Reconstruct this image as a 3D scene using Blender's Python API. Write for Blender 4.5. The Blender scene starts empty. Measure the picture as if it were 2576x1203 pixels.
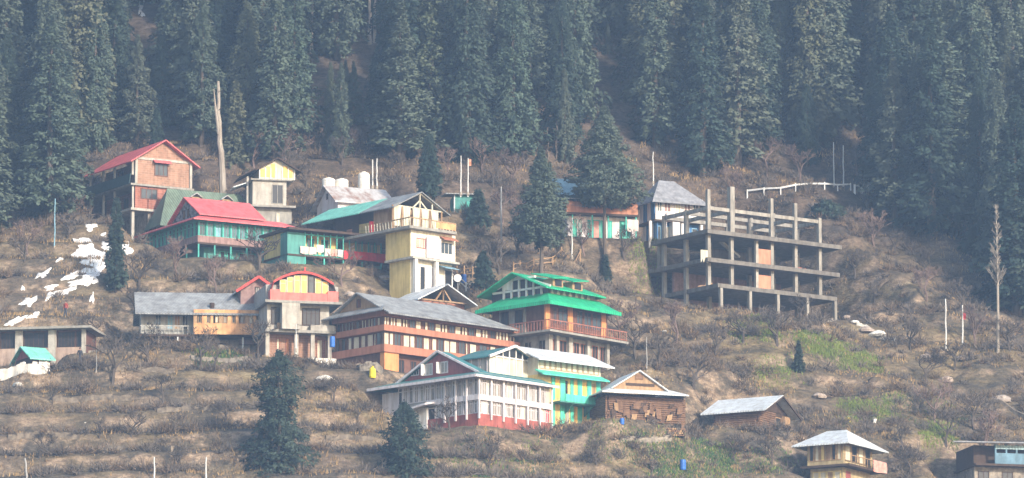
import bpy, math, random
import numpy as np
from mathutils import Vector, Matrix
R_ = math.radians
SC = bpy.context.scene
COL = SC.collection
random.seed(7)

# ------------------------------------------------------------------ camera
E0 = R_(9.5); HF = R_(9.4); CAMZ = 2.0
cam = bpy.data.objects.new('camera', bpy.data.cameras.new('camera'))
COL.objects.link(cam); SC.camera = cam
cam.data.sensor_width = 36; cam.data.angle = HF
cam.data.clip_start = 0.5; cam.data.clip_end = 6000
cam.location = (0, 0, CAMZ); cam.rotation_euler = (R_(90) + E0, 0, 0)
# ------------------------------------------------------------------ light
SUN_AZ, SUN_EL = R_(143), R_(23)          # clockwise from +Y: behind the camera and to the right
S_DIR = Vector((math.sin(SUN_AZ)*math.cos(SUN_EL), math.cos(SUN_AZ)*math.cos(SUN_EL), math.sin(SUN_EL)))
sun = bpy.data.objects.new('sun', bpy.data.lights.new('sun', 'SUN'))
COL.objects.link(sun)
sun.data.energy = 3.5; sun.data.angle = R_(4.0); sun.data.color = (1.0, 0.89, 0.75)
sun.rotation_euler = S_DIR.to_track_quat('Z', 'Y').to_euler(); sun.location = (60, 300, 300)
W = bpy.data.worlds.new('World'); SC.world = W; W.use_nodes = True
bg = W.node_tree.nodes['Background']
sky = W.node_tree.nodes.new('ShaderNodeTexSky'); sky.sky_type = 'NISHITA'; sky.sun_disc = False
sky.sun_elevation = SUN_EL; sky.sun_rotation = SUN_AZ; sky.air_density = 1.2; sky.dust_density = 1.5
W.node_tree.links.new(sky.outputs[0], bg.inputs[0]); bg.inputs[1].default_value = 0.15
SC.view_settings.view_transform = 'Standard'; SC.view_settings.look = 'None'
SC.view_settings.exposure = 1.08; SC.view_settings.gamma = 1
SC.cycles.max_bounces = 5; SC.cycles.diffuse_bounces = 2; SC.cycles.glossy_bounces = 1
SC.cycles.transmission_bounces = 2; SC.cycles.volume_bounces = 0; SC.cycles.use_denoising = True
HAZE_D = 0.00027; HAZE_C = (0.42, 0.64, 1.0)

# ------------------------------------------------------------------ terrain
def vnoise(x, y, seed=0):
    x = np.asarray(x, float); y = np.asarray(y, float)
    xi = np.floor(x).astype(np.int64); yi = np.floor(y).astype(np.int64)
    fx = x-xi; fy = y-yi; fx = fx*fx*(3-2*fx); fy = fy*fy*(3-2*fy)
    def h(a, b):
        n = (a*374761393 + b*668265263 + seed*1442695041) & 0x7fffffff
        n = ((n ^ (n >> 13))*1274126177) & 0x7fffffff
        return ((n ^ (n >> 16)) & 0xffff)/65535.0
    return (h(xi, yi)*(1-fx)+h(xi+1, yi)*fx)*(1-fy) + (h(xi, yi+1)*(1-fx)+h(xi+1, yi+1)*fx)*fy
def fbm(x, y, seed=0, o=4):
    s = 0; a = .5
    for i in range(o):
        s = s + a*(vnoise(x, y, seed+i)-.5)*2; x = x*2.03+7.1; y = y*2.03+3.7; a *= .5
    return s
PY = np.array([-200, -60, 40, 150, 350, 480, 520, 545, 604, 625, 700, 760, 850, 960, 1200.])
PZ = np.array([-3, 0, .4, 2, 20, 42, 54, 71.8, 103.07, 114.5, 160, 195, 240, 270, 280.])
def softplus(t, k): return np.log1p(np.exp(np.clip(t/k, -30, 30)))*k
def shear(x): return np.minimum(.40*softplus(np.asarray(x, float)+12, 6), 40)
TSTEP = 2.5
def phase(x, y, z):
    ph = z/TSTEP + .30*fbm(x/17, y/17, 21, 2); return ph-np.floor(ph)
def raw_z(x, y):
    x = np.asarray(x, float); y = np.asarray(y, float)
    ye = y - shear(x)*np.clip((y-300)/200, 0, 1) - .0016*np.minimum(np.maximum(0, -x-15), 80)**2
    z = np.interp(ye, PY, PZ)
    act = np.clip((y-505)/30, 0, 1)
    rug = 1 + 1.1*np.clip((x-12)/15, 0, 1)
    rd = 1-np.abs(2*vnoise(x/7+.35*y/7, y/9, 33)-1)
    z = z + act*rug*(1.1*fbm(x/13, y/13, 3) + .35*fbm(x/3.2, y/3.2, 11, 3)) + act*np.clip((x-10)/12, 0, 1)*.9*(rd-.5)
    return z, act
def base_z(x, y):
    z, act = raw_z(x, y); x = np.asarray(x, float)
    st = TSTEP
    f = phase(x, y, z)
    s = np.where(f < .66, f*.30, .198+(f-.66)*(1-.198)/.34)
    tam = act*np.clip((128-z)/10, 0, 1)*(.85-.42*np.clip((x-8)/12, 0, 1))
    z = z + tam*(s-f)*st
    return z
PADS = []
def ground(x, y):
    z = base_z(x, y)
    x = np.asarray(x, float); y = np.asarray(y, float)
    for (cx, cy, cz, th, x0, x1, y0, y1, gx, gy, bl) in PADS:
        c, s = math.cos(th), math.sin(th)
        lx = (x-cx)*c+(y-cy)*s; ly = -(x-cx)*s+(y-cy)*c
        dx = np.maximum(np.maximum(x0-lx, lx-x1), 0); dy = np.maximum(np.maximum(y0-ly, ly-y1), 0)
        d = np.sqrt(dx*dx+dy*dy)
        w = np.clip(1-d/bl, 0, 1); w = w*w*(3-2*w)
        zt = cz + gx*np.clip(lx, max(x0, 0) if gx else x0, x1) + gy*np.clip(ly, y0, y1)
        z = z*(1-w) + zt*w
    return z
# pixel helpers: the photograph is measured on a 2576 x 1203 grid
FPX = 1288/math.tan(HF/2)
FW = Vector((0, math.cos(E0), math.sin(E0))); UP = Vector((0, -math.sin(E0), math.cos(E0))); RT = Vector((1, 0, 0))
CP = Vector((0, 0, CAMZ))
def ray(u, v): return (FW + RT*((u-1288)/FPX) + UP*((601.5-v)/FPX))
def project(x, y, z):
    px = np.asarray(x, float); py = np.asarray(y, float); pz = np.asarray(z, float)-CAMZ
    d = py*FW.y+pz*FW.z
    return 1288+FPX*px/d, 601.5-FPX*(py*UP.y+pz*UP.z)/d
def hit(u, v, fn=None):
    fn = fn or ground
    r = ray(u, v); r = r/r.y
    t = np.linspace(505, 900, 1600)
    zz = CAMZ+t*r.z; g = fn(t*r.x, t)
    k = np.argmax(g > zz)
    if g[k] <= zz[k]: k = len(t)-1
    a = (zz[k-1]-g[k-1]); b = (g[k]-zz[k]); f = a/(a+b+1e-9); y = t[k-1]+(t[k]-t[k-1])*f
    return Vector((y*r.x, y, CAMZ+y*r.z))
def at_y(u, v, y):
    r = ray(u, v); r = r/r.y; return CP + r*y

# ------------------------------------------------------------------ materials
MATS = {}
def mat(name, col, rough=.85, var=.18, scale=3.0, col2=None, kind='noise', metal=0, bump=0.0, thr=None, stretch=(1, 1, 1), spec=.3):
    if name in MATS: return MATS[name]
    m = bpy.data.materials.new(name); m.use_nodes = True; nt = m.node_tree; n = nt.nodes; L = nt.links
    b = n['Principled BSDF']; b.inputs['Roughness'].default_value = rough; b.inputs['Metallic'].default_value = metal
    b.inputs['Specular IOR Level'].default_value = spec
    tc = n.new('ShaderNodeTexCoord'); mp = n.new('ShaderNodeMapping'); mp.inputs['Scale'].default_value = stretch
    L.new(tc.outputs['Object'], mp.inputs[0])
    c2 = col2 or tuple(c*(1-var*2) for c in col)
    c1 = col if col2 else tuple(min(1, c*(1+var*.5)) for c in col)
    ramp = n.new('ShaderNodeValToRGB')
    lo, hi = thr or (.3, .7)
    ramp.color_ramp.elements[0].position = lo; ramp.color_ramp.elements[1].position = hi
    ramp.color_ramp.elements[0].color = (*c2, 1); ramp.color_ramp.elements[1].color = (*c1, 1)
    nz = n.new('ShaderNodeTexNoise'); nz.inputs['Scale'].default_value = scale; nz.inputs['Detail'].default_value = 5
    nz.inputs['Roughness'].default_value = .65
    L.new(mp.outputs[0], nz.inputs['Vector'])
    src = nz.outputs['Fac']; out = ramp.outputs[0]
    L.new(src, ramp.inputs[0])
    if kind in ('brick', 'sheet', 'plank'):
        sx = n.new('ShaderNodeSeparateXYZ'); L.new(tc.outputs['Object'], sx.inputs[0])
        ad = n.new('ShaderNodeMath'); L.new(sx.outputs[0], ad.inputs[0]); L.new(sx.outputs[1], ad.inputs[1])
        cb = n.new('ShaderNodeCombineXYZ'); L.new(ad.outputs[0], cb.inputs[0]); L.new(sx.outputs[2], cb.inputs[1])
        if kind == 'brick':
            bt = n.new('ShaderNodeTexBrick'); bt.inputs['Scale'].default_value = 1.0
            bt.inputs['Brick Width'].default_value = .5; bt.inputs['Row Height'].default_value = .22
            bt.inputs['Mortar Size'].default_value = .018
            bt.inputs['Color1'].default_value = (*col, 1); bt.inputs['Color2'].default_value = (*[c*.72 for c in col], 1)
            bt.inputs['Mortar'].default_value = (*[min(1, c*.7+.12) for c in col], 1)
            L.new(cb.outputs[0], bt.inputs[0])
            mx = n.new('ShaderNodeMix'); mx.data_type = 'RGBA'; mx.blend_type = 'MULTIPLY'; mx.inputs[0].default_value = .55
            L.new(bt.outputs[0], mx.inputs[6])
            ramp.color_ramp.elements[0].color = (.5, .48, .46, 1); ramp.color_ramp.elements[1].color = (1, 1, 1, 1)
            L.new(ramp.outputs[0], mx.inputs[7]); out = mx.outputs[2]
        else:
            wv = n.new('ShaderNodeTexWave'); wv.inputs['Scale'].default_value = 1.1 if kind == 'sheet' else 1.6
            wv.inputs['Distortion'].default_value = .3; L.new(cb.outputs[0], wv.inputs[0])
            mx = n.new('ShaderNodeMix'); mx.data_type = 'RGBA'; mx.blend_type = 'MULTIPLY'; mx.inputs[0].default_value = .28
            L.new(out, mx.inputs[6]); L.new(wv.outputs[0], mx.inputs[7]); out = mx.outputs[2]
            ds = n.new('ShaderNodeTexNoise'); ds.inputs['Scale'].default_value = 1.3; ds.inputs['Detail'].default_value = 6; ds.inputs['Roughness'].default_value = .7
            m4 = n.new('ShaderNodeMapping'); m4.inputs['Scale'].default_value = (1.6, 1.6, .5); L.new(tc.outputs['Object'], m4.inputs[0]); L.new(m4.outputs[0], ds.inputs[0])
            dr = n.new('ShaderNodeValToRGB'); dr.color_ramp.elements[0].position = .33; dr.color_ramp.elements[1].position = .55
            dr.color_ramp.elements[0].color = (.62, .56, .52, 1); dr.color_ramp.elements[1].color = (1, 1, 1, 1); L.new(ds.outputs[0], dr.inputs[0])
            m5 = n.new('ShaderNodeMix'); m5.data_type = 'RGBA'; m5.blend_type = 'MULTIPLY'; m5.inputs[0].default_value = .8; L.new(out, m5.inputs[6]); L.new(dr.outputs[0], m5.inputs[7]); out = m5.outputs[2]
            bp = n.new('ShaderNodeBump'); bp.inputs['Strength'].default_value = .35; bp.inputs['Distance'].default_value = .05
            L.new(wv.outputs['Fac'], bp.inputs['Height']); L.new(bp.outputs[0], b.inputs['Normal'])
    if kind != 'sheet':
        ms = n.new('ShaderNodeMapping'); ms.inputs['Scale'].default_value = (2.6, 2.6, .35); L.new(tc.outputs['Object'], ms.inputs[0])
        ns = n.new('ShaderNodeTexNoise'); ns.inputs['Scale'].default_value = 1.2; ns.inputs['Detail'].default_value = 5; L.new(ms.outputs[0], ns.inputs[0])
        sr = n.new('ShaderNodeValToRGB'); sr.color_ramp.elements[0].position = .36; sr.color_ramp.elements[1].position = .56
        sr.color_ramp.elements[0].color = (.66, .62, .58, 1); sr.color_ramp.elements[1].color = (1, 1, 1, 1); L.new(ns.outputs[0], sr.inputs[0])
        mm = n.new('ShaderNodeMix'); mm.data_type = 'RGBA'; mm.blend_type = 'MULTIPLY'; mm.inputs[0].default_value = .65
        L.new(out, mm.inputs[6]); L.new(sr.outputs[0], mm.inputs[7]); out = mm.outputs[2]
    L.new(out, b.inputs['Base Color'])
    if bump:
        bp = n.new('ShaderNodeBump'); bp.inputs['Strength'].default_value = bump; bp.inputs['Distance'].default_value = .15
        L.new(nz.outputs['Fac'], bp.inputs['Height']); L.new(bp.outputs[0], b.inputs['Normal'])
    MATS[name] = m; return m
def M(k):
    return MATS[k]
mat('red_roof', (.82, .17, .18), .5, kind='sheet', scale=.9, var=.16)
mat('red_paint', (.60, .06, .05), .6)
mat('coral_paint', (.72, .17, .14), .6, scale=1.4)
mat('olive_roof', (.15, .21, .155), .6, kind='sheet', scale=.8)
mat('grey_roof', (.33, .35, .36), .6, kind='sheet', scale=.9, col2=(.20, .205, .21), thr=(.36, .6))
mat('rusty_roof', (.44, .43, .43), .55, scale=.7, col2=(.26, .165, .13), thr=(.36, .5), stretch=(1, .35, 1))
mat('pale_roof', (.72, .77, .80), .45, kind='sheet', scale=.7, var=.12)
mat('ochre_wall', (.46, .37, .20), .85, scale=1.2, col2=(.30, .24, .14))
mat('dull_blue', (.13, .24, .33), .7, scale=1.5)
mat('slate_roof', (.29, .30, .33), .75, scale=2.0, col2=(.15, .155, .17))
mat('green_roof', (.02, .46, .23), .5, kind='sheet', scale=.8, var=.12)
mat('teal_roof', (.07, .25, .26), .5, kind='sheet', scale=.8, var=.15)
mat('aqua_roof', (.27, .74, .60), .5, kind='sheet', scale=.8, col2=(.18, .56, .46))
mat('blue_roof', (.30, .45, .50), .5, kind='sheet', scale=.8)
mat('brick', (.42, .24, .16), .9, kind='brick', scale=1.5)
mat('red_brick', (.40, .15, .10), .9, kind='brick', scale=1.5)
mat('raw_slab', (.20, .185, .165), .9, scale=1.5, col2=(.11, .10, .09), bump=.2)
mat('concrete', (.33, .32, .29), .9, scale=1.5, col2=(.22, .21, .19), bump=.2)
mat('pale_concrete', (.47, .45, .40), .9, scale=1.5, col2=(.30, .28, .25), bump=.2)
mat('weathered_column', (.36, .34, .30), .9, scale=1.2, col2=(.19, .175, .155), stretch=(2, 2, .6), bump=.2)
mat('sill_plaster', (.44, .33, .26), .9, scale=1.5, col2=(.30, .22, .18))
mat('rebar', (.16, .09, .06), .8)
mat('dark_opening', (.028, .028, .032), .35, var=.2)
mat('dark_wood', (.075, .048, .035), .85, scale=2, stretch=(1, 1, 4))
mat('log_wood', (.24, .14, .085), .85, scale=2.2, col2=(.10, .06, .04), stretch=(.5, .5, 4), bump=.3)
mat('tan_wood', (.40, .27, .15), .8, scale=2.4, col2=(.26, .16, .09), stretch=(3, 3, .6))
mat('ply_orange', (.74, .42, .19), .75, scale=1.3, col2=(.40, .21, .10))
mat('amber_board_glare', (.92, .60, .15), .5, scale=1.6, col2=(.80, .46, .10))  # yellow boards; on glazing this amber is painted sun glare
mat('yellow_board', (.72, .56, .22), .7, scale=1.6, var=.1)
mat('yellow_wall', (.70, .54, .20), .85, scale=1.0, col2=(.55, .42, .17))
mat('white_paint', (.74, .72, .69), .7, scale=1.5, var=.07)
mat('cream_white', (.80, .73, .58), .7, scale=1.5, var=.07)
mat('lilac_white', (.66, .62, .64), .7, scale=1.5, var=.08)
mat('cream_panel', (.60, .56, .44), .7, scale=1.5, var=.10)
mat('grey_panel', (.36, .36, .34), .7, scale=2.0, var=.15)
mat('maroon', (.33, .095, .095), .8, scale=1.2, var=.12)
mat('pane_beige', (.29, .26, .215), .5, scale=2.5, col2=(.17, .155, .14))
mat('terrace_stone', (.235, .195, .15), .95, scale=1.8, col2=(.10, .085, .07), thr=(.38, .6), bump=.5)
mat('plinth_red', (.36, .105, .085), .85, scale=1.2, var=.18)
mat('terracotta', (.42, .185, .115), .8, scale=1.0, col2=(.34, .14, .09))
mat('brown_frame', (.16, .075, .055), .75, scale=2)
mat('orange_lit', (.66, .29, .11), .7, scale=1.5, var=.1)
mat('turquoise', (.07, .42, .36), .65, scale=1.5, var=.12)
mat('teal_wall', (.09, .30, .27), .75, scale=1.2, col2=(.06, .20, .19))
mat('teal_bright', (.10, .60, .45), .6, scale=1.5, var=.12)
mat('green_parapet', (.035, .085, .085), .6, kind='sheet')
mat('mauve_parapet', (.33, .22, .20), .85, scale=3, col2=(.22, .13, .12))
mat('blue_paint', (.04, .17, .42), .6, scale=1.5)
mat('sky_blue', (.25, .45, .58), .6, scale=1.5)
mat('salmon', (.52, .24, .15), .8, scale=1.2, var=.12)
mat('slate_stone', (.26, .26, .28), .9, scale=2.2, col2=(.07, .07, .08), thr=(.42, .55), bump=.4)
mat('stone_wall', (.33, .29, .24), .95, scale=2.2, col2=(.15, .13, .11), thr=(.35, .6), bump=.5)
mat('white_stone', (.70, .68, .63), .9, scale=1.5, var=.12, bump=.2)
mat('glass', (.05, .06, .07), .15, var=.2, spec=.6)
mat('glass_blue', (.10, .17, .21), .18, var=.25, scale=.6, spec=.6)
mat('curtain', (.62, .57, .45), .8, scale=2, var=.1)
mat('curtain_grey', (.36, .35, .31), .8, scale=2, var=.12)
mat('pole_white', (.62, .63, .63), .6, var=.08)
mat('pole_grey', (.36, .36, .36), .7, var=.1)
mat('tank_white', (.72, .70, .64), .55, var=.05)
mat('cloth_white', (.68, .64, .60), .9, scale=2.5, col2=(.50, .42, .40))
mat('cloth_red', (.72, .05, .06), .9, scale=1.5, var=.12)
mat('cloth_pink', (.62, .40, .34), .9, scale=3, col2=(.55, .20, .16))
mat('yellow_cloth', (.78, .62, .03), .7, var=.08)
mat('blue_plastic', (.03, .14, .50), .45, var=.08)
mat('bark', (.13, .105, .085), .95, scale=2, stretch=(4, 4, .5), bump=.4)
mat('dead_bark', (.36, .32, .27), .9, scale=2, col2=(.22, .19, .16), stretch=(4, 4, .4), bump=.3)
mat('twig', (.100, .083, .072), .95, scale=1)
mat('twig_mauve', (.19, .135, .12), .95, scale=1)
mat('twig_pale', (.24, .21, .18), .95, scale=1)
mat('scrub_grey', (.168, .142, .122), .95, scale=.25, col2=(.095, .082, .072))
mat('scrub_brown', (.19, .135, .092), .95, scale=.25, col2=(.115, .085, .060))
mat('straw', (.36, .25, .12), .95, scale=.3, col2=(.24, .16, .08))
mat('grass_green', (.19, .235, .045), .95, scale=.4, col2=(.11, .16, .04))
mat('grass_dark', (.05, .12, .05), .95, scale=.4, col2=(.035, .08, .035))
mat('snow', (.82, .82, .81), .6, scale=1.6, col2=(.50, .46, .42), thr=(.33, .52))
mat('rock', (.42, .36, .31), .95, scale=1.2, col2=(.24, .19, .16), bump=.5)
mat('skin', (.35, .2, .14), .6, var=.05)
mat('jacket_dark', (.03, .035, .05), .9, var=.1)
mat('jacket_red', (.32, .06, .05), .9, var=.1)
mat('trousers', (.05, .055, .075), .9, var=.1)
mat('hair', (.02, .017, .015), .8, var=.1)

def foliage_mat(name, a, b, c):
    m = bpy.data.materials.new(name); m.use_nodes = True; nt = m.node_tree; n = nt.nodes; L = nt.links
    bs = n['Principled BSDF']; bs.inputs['Roughness'].default_value = .7; bs.inputs['Specular IOR Level'].default_value = .25
    oi = n.new('ShaderNodeObjectInfo'); tc = n.new('ShaderNodeTexCoord')
    nz = n.new('ShaderNodeTexNoise'); nz.inputs['Scale'].default_value = .8; nz.inputs['Detail'].default_value = 4
    L.new(tc.outputs['Object'], nz.inputs[0])
    r = n.new('ShaderNodeValToRGB'); r.color_ramp.elements[0].position = .32; r.color_ramp.elements[1].position = .68
    r.color_ramp.elements[0].color = (*a, 1); r.color_ramp.elements[1].color = (*b, 1); L.new(nz.outputs[0], r.inputs[0])
    mx = n.new('ShaderNodeMix'); mx.data_type = 'RGBA'; mx.inputs[7].default_value = (*c, 1)
    ml = n.new('ShaderNodeMath'); ml.operation = 'MULTIPLY'; ml.inputs[1].default_value = .75
    L.new(oi.outputs['Random'], ml.inputs[0]); L.new(ml.outputs[0], mx.inputs[0]); L.new(r.outputs[0], mx.inputs[6])
    L.new(mx.outputs[2], bs.inputs['Base Color']); MATS[name] = m
    # clumps of needles are rounded: bend the shading normal outwards from the stem
    sp = n.new('ShaderNodeSeparateXYZ'); L.new(tc.outputs['Object'], sp.inputs[0])
    cb = n.new('ShaderNodeCombineXYZ'); L.new(sp.outputs[0], cb.inputs[0]); L.new(sp.outputs[1], cb.inputs[1]); cb.inputs[2].default_value = .9
    vt = n.new('ShaderNodeVectorTransform'); vt.vector_type = 'VECTOR'; vt.convert_from = 'OBJECT'; vt.convert_to = 'WORLD'; L.new(cb.outputs[0], vt.inputs[0])
    nn = n.new('ShaderNodeVectorMath'); nn.operation = 'NORMALIZE'; L.new(vt.outputs[0], nn.inputs[0])
    gm = n.new('ShaderNodeNewGeometry'); ms = n.new('ShaderNodeVectorMath'); ms.operation = 'SCALE'; ms.inputs['Scale'].default_value = .5; L.new(gm.outputs['Normal'], ms.inputs[0])
    ad = n.new('ShaderNodeVectorMath'); ad.operation = 'ADD'; L.new(nn.outputs[0], ad.inputs[0]); L.new(ms.outputs[0], ad.inputs[1])
    n2 = n.new('ShaderNodeVectorMath'); n2.operation = 'NORMALIZE'; L.new(ad.outputs[0], n2.inputs[0]); L.new(n2.outputs[0], bs.inputs['Normal'])
foliage_mat('needles', (.030, .054, .040), (.072, .108, .076), (.100, .112, .080))
foliage_mat('needles_dark', (.012, .028, .024), (.028, .052, .040), (.036, .055, .038))
foliage_mat('needles_olive', (.045, .064, .04), (.092, .112, .064), (.098, .10, .06))

def ground_mat():
    m = bpy.data.materials.new('hillside_soil'); m.use_nodes = True; nt = m.node_tree; n = nt.nodes; L = nt.links
    bs = n['Principled BSDF']; bs.inputs['Roughness'].default_value = .95; bs.inputs['Specular IOR Level'].default_value = .1
    tc = n.new('ShaderNodeTexCoord')
    def noise(sc, st, det=5):
        mp = n.new('ShaderNodeMapping'); mp.inputs['Scale'].default_value = st; L.new(tc.outputs['Object'], mp.inputs[0])
        z = n.new('ShaderNodeTexNoise'); z.inputs['Scale'].default_value = sc; z.inputs['Detail'].default_value = det; z.inputs['Roughness'].default_value = .65
        L.new(mp.outputs[0], z.inputs[0]); return z.outputs[0]
    def ramp(src, pts):
        r = n.new('ShaderNodeValToRGB'); e = r.color_ramp.elements
        while len(e) < len(pts): e.new(.5)
        for k, (p, c) in enumerate(pts): e[k].position = p; e[k].color = (*c, 1)
        L.new(src, r.inputs[0]); return r.outputs[0]
    def mix(f, a, b, bt='MIX'):
        x = n.new('ShaderNodeMix'); x.data_type = 'RGBA'; x.blend_type = bt
        if isinstance(f, float): x.inputs[0].default_value = f
        else: L.new(f, x.inputs[0])
        L.new(a, x.inputs[6]); L.new(b, x.inputs[7]); return x.outputs[2]
    a = ramp(noise(.35, (.5, .6, 1.6)), [(.28, (.058, .050, .040)), (.42, (.115, .096, .064)), (.55, (.225, .172, .094)), (.70, (.36, .295, .18))])
    b = ramp(noise(.16, (.6, .6, 1.2)), [(.3, (.075, .067, .060)), (.5, (.122, .103, .080)), (.6, (.165, .126, .092)), (.75, (.125, .135, .062))])
    f = ramp(noise(.09, (.8, .8, 1.5), 3), [(.38, (0, 0, 0)), (.62, (1, 1, 1))])
    c = mix(f, a, b)
    d = ramp(noise(2.4, (.6, .6, 1.3), 6), [(.3, (.34, .32, .31)), (.6, (1, 1, 1))])
    gm = n.new('ShaderNodeNewGeometry'); sp = n.new('ShaderNodeSeparateXYZ'); L.new(gm.outputs['Normal'], sp.inputs[0])
    mr = n.new('ShaderNodeMapRange'); mr.inputs[1].default_value = .80; mr.inputs[2].default_value = .62; L.new(sp.outputs[2], mr.inputs[0])
    nb = ramp(noise(.5, (.8, .8, 1.0), 4), [(.45, (0, 0, 0)), (.6, (1, 1, 1))])
    ml = n.new('ShaderNodeMath'); ml.operation = 'MULTIPLY'; L.new(mr.outputs[0], ml.inputs[0]); L.new(nb, ml.inputs[1])
    earth = ramp(noise(1.3, (1, 1, 1.5)), [(.3, (.23, .165, .115)), (.65, (.42, .32, .225))])
    c = mix(ml.outputs[0], c, earth)
    sz = n.new('ShaderNodeSeparateXYZ'); L.new(tc.outputs['Object'], sz.inputs[0])
    m2 = n.new('ShaderNodeMapRange'); m2.inputs[1].default_value = 101; m2.inputs[2].default_value = 111; L.new(sz.outputs[2], m2.inputs[0])
    litter = ramp(noise(.5, (.7, .7, 1.3)), [(.35, (.062, .048, .040)), (.65, (.135, .10, .078))])
    m3 = n.new('ShaderNodeMath'); m3.operation = 'MULTIPLY'; m3.inputs[1].default_value = .8; L.new(m2.outputs[0], m3.inputs[0])
    c = mix(m3.outputs[0], c, litter)
    d2 = ramp(noise(7.0, (.8, .8, 1.2), 4), [(.35, (.45, .43, .42)), (.55, (1, 1, 1))])
    out = mix(.85, c, d, 'MULTIPLY'); out = mix(.7, out, d2, 'MULTIPLY')
    L.new(out, bs.inputs['Base Color'])
    bp = n.new('ShaderNodeBump'); bp.inputs['Strength'].default_value = .8; bp.inputs['Distance'].default_value = .35
    L.new(noise(1.1, (.7, .7, 1.4), 7), bp.inputs['Height']); L.new(bp.outputs[0], bs.inputs['Normal'])
    return m
GROUND_M = ground_mat()

# ------------------------------------------------------------------ mesh helpers
class MB:
    def __init__(s): s.v = []; s.f = []; s.m = []; s.mats = []
    def mi(s, k):
        if k not in s.mats: s.mats.append(k)
        return s.mats.index(k)
    def poly(s, pts, k):
        i = len(s.v); s.v += [tuple(p) for p in pts]; s.f.append(list(range(i, i+len(pts)))); s.m.append(s.mi(k))
    def slab(s, pts, d, k):
        """polygon extruded by the vector d"""
        a, b, c = (Vector(pts[j]) for j in (0, 1, 2))
        if (b-a).cross(c-b).dot(Vector(d)) > 0: pts = list(pts)[::-1]
        i = len(s.v); n = len(pts); q = [(p[0]+d[0], p[1]+d[1], p[2]+d[2]) for p in pts]
        s.v += [tuple(p) for p in pts] + q; mi = s.mi(k)
        s.f.append(list(range(i, i+n))); s.f.append([i+n+j for j in range(n)][::-1]); s.m += [mi, mi]
        for j in range(n):
            s.f.append([i+j, i+n+j, i+n+(j+1) % n, i+(j+1) % n]); s.m.append(mi)
    def box(s, x0, x1, y0, y1, z0, z1, k):
        s.slab([(x0, y0, z0), (x1, y0, z0), (x1, y1, z0), (x0, y1, z0)], (0, 0, z1-z0), k)
    def bar(s, p, q, w, k, h=None):
        p = Vector(p); q = Vector(q); d = (q-p).normalized(); h = h or w
        a = Vector((0, 0, 1)) if abs(d.z) < .9 else Vector((1, 0, 0))
        sx = d.cross(a).normalized()*w/2; sy = sx.cross(d).normalized()*h/2
        s.slab([p-sx-sy, p+sx-sy, p+sx+sy, p-sx+sy], q-p, k)
    def tube(s, pts, rs, k, n=6):
        i0 = len(s.v); mi = s.mi(k); pts = [Vector(p) for p in pts]
        for j, p in enumerate(pts):
            d = (pts[min(j+1, len(pts)-1)]-pts[max(j-1, 0)]).normalized()
            a = Vector((1, 0, 0)) if abs(d.x) < .8 else Vector((0, 1, 0))
            e1 = d.cross(a).normalized(); e2 = d.cross(e1)
            for t in range(n):
                an = 2*math.pi*t/n; s.v.append(tuple(p+(e1*math.cos(an)+e2*math.sin(an))*rs[j]))
        for j in range(len(pts)-1):
            for t in range(n):
                a = i0+j*n+t; b = i0+j*n+(t+1) % n
                s.f.append([a, b, b+n, a+n]); s.m.append(mi)
        s.f.append([i0+t for t in range(n)][::-1]); s.m.append(mi)
        s.f.append([i0+(len(pts)-1)*n+t for t in range(n)]); s.m.append(mi)
    def lathe(s, c, prof, k, n=14):
        s.tube([(c[0], c[1], c[2]+z) for r, z in prof], [max(r, .01) for r, z in prof], k, n)
    def mesh(s, name):
        me = bpy.data.meshes.new(name); me.from_pydata(s.v, [], s.f)
        for k in s.mats: me.materials.append(M(k))
        me.polygons.foreach_set('material_index', s.m); me.update(); return me
    def build(s, name, parent=None, label=None):
        o = bpy.data.objects.new(name, s.mesh(name)); COL.objects.link(o)
        if parent: o.parent = parent
        if label: o['label'] = label
        return o
def tag(o, label, cat, group=None):
    o['label'] = label; o['category'] = cat
    if group: o['group'] = group
    return o
def empty(name, loc, rz=0, label=None, cat=None, group=None):
    o = bpy.data.objects.new(name, None); COL.objects.link(o); o.location = loc; o.rotation_euler = (0, 0, rz)
    o.empty_display_size = .5
    if label: tag(o, label, cat, group)
    return o
def np_mesh(name, verts, faces, mats, mi=None):
    """faces: (n,k) int array, all of one size"""
    me = bpy.data.meshes.new(name); verts = np.asarray(verts, np.float32); faces = np.asarray(faces, np.int32)
    k = faces.shape[1]
    me.vertices.add(len(verts)); me.vertices.foreach_set('co', verts.ravel())
    me.loops.add(faces.size); me.loops.foreach_set('vertex_index', faces.ravel())
    me.polygons.add(len(faces)); me.polygons.foreach_set('loop_start', np.arange(0, faces.size, k, dtype=np.int32))
    for q in mats: me.materials.append(q)
    if mi is not None: me.polygons.foreach_set('material_index', np.asarray(mi, np.int32))
    me.update(); me.validate(); return me
def c1(X, Y): return 193.2+X*.3213, 322+Y*.3213
def c2(X, Y): return 644+X*.3213, 360.6+Y*.3213
def c3(X, Y): return 257.6+X*.257, 644+Y*.257
def c4(X, Y): return 805+X*.2677, 644+Y*.2677
def c5(X, Y): return 901.6+X*.2625, 805+Y*.2625
def c6(X, Y): return 1159.2+X*.2462, 644+Y*.2462
def c7(X, Y): return 1577.8+X*.3747, 418.6+Y*.3747
def c8(X, Y): return 1352.4+X*.2676, 386.4+Y*.2676
def c9(X, Y): return X*.3212, 579.6+Y*.3212
def c10(X, Y): return 1481.2+X*.3, 901.6+Y*.3
def c13(X, Y): return 1867.6+X*.4111, 708.4+Y*.4111

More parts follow.
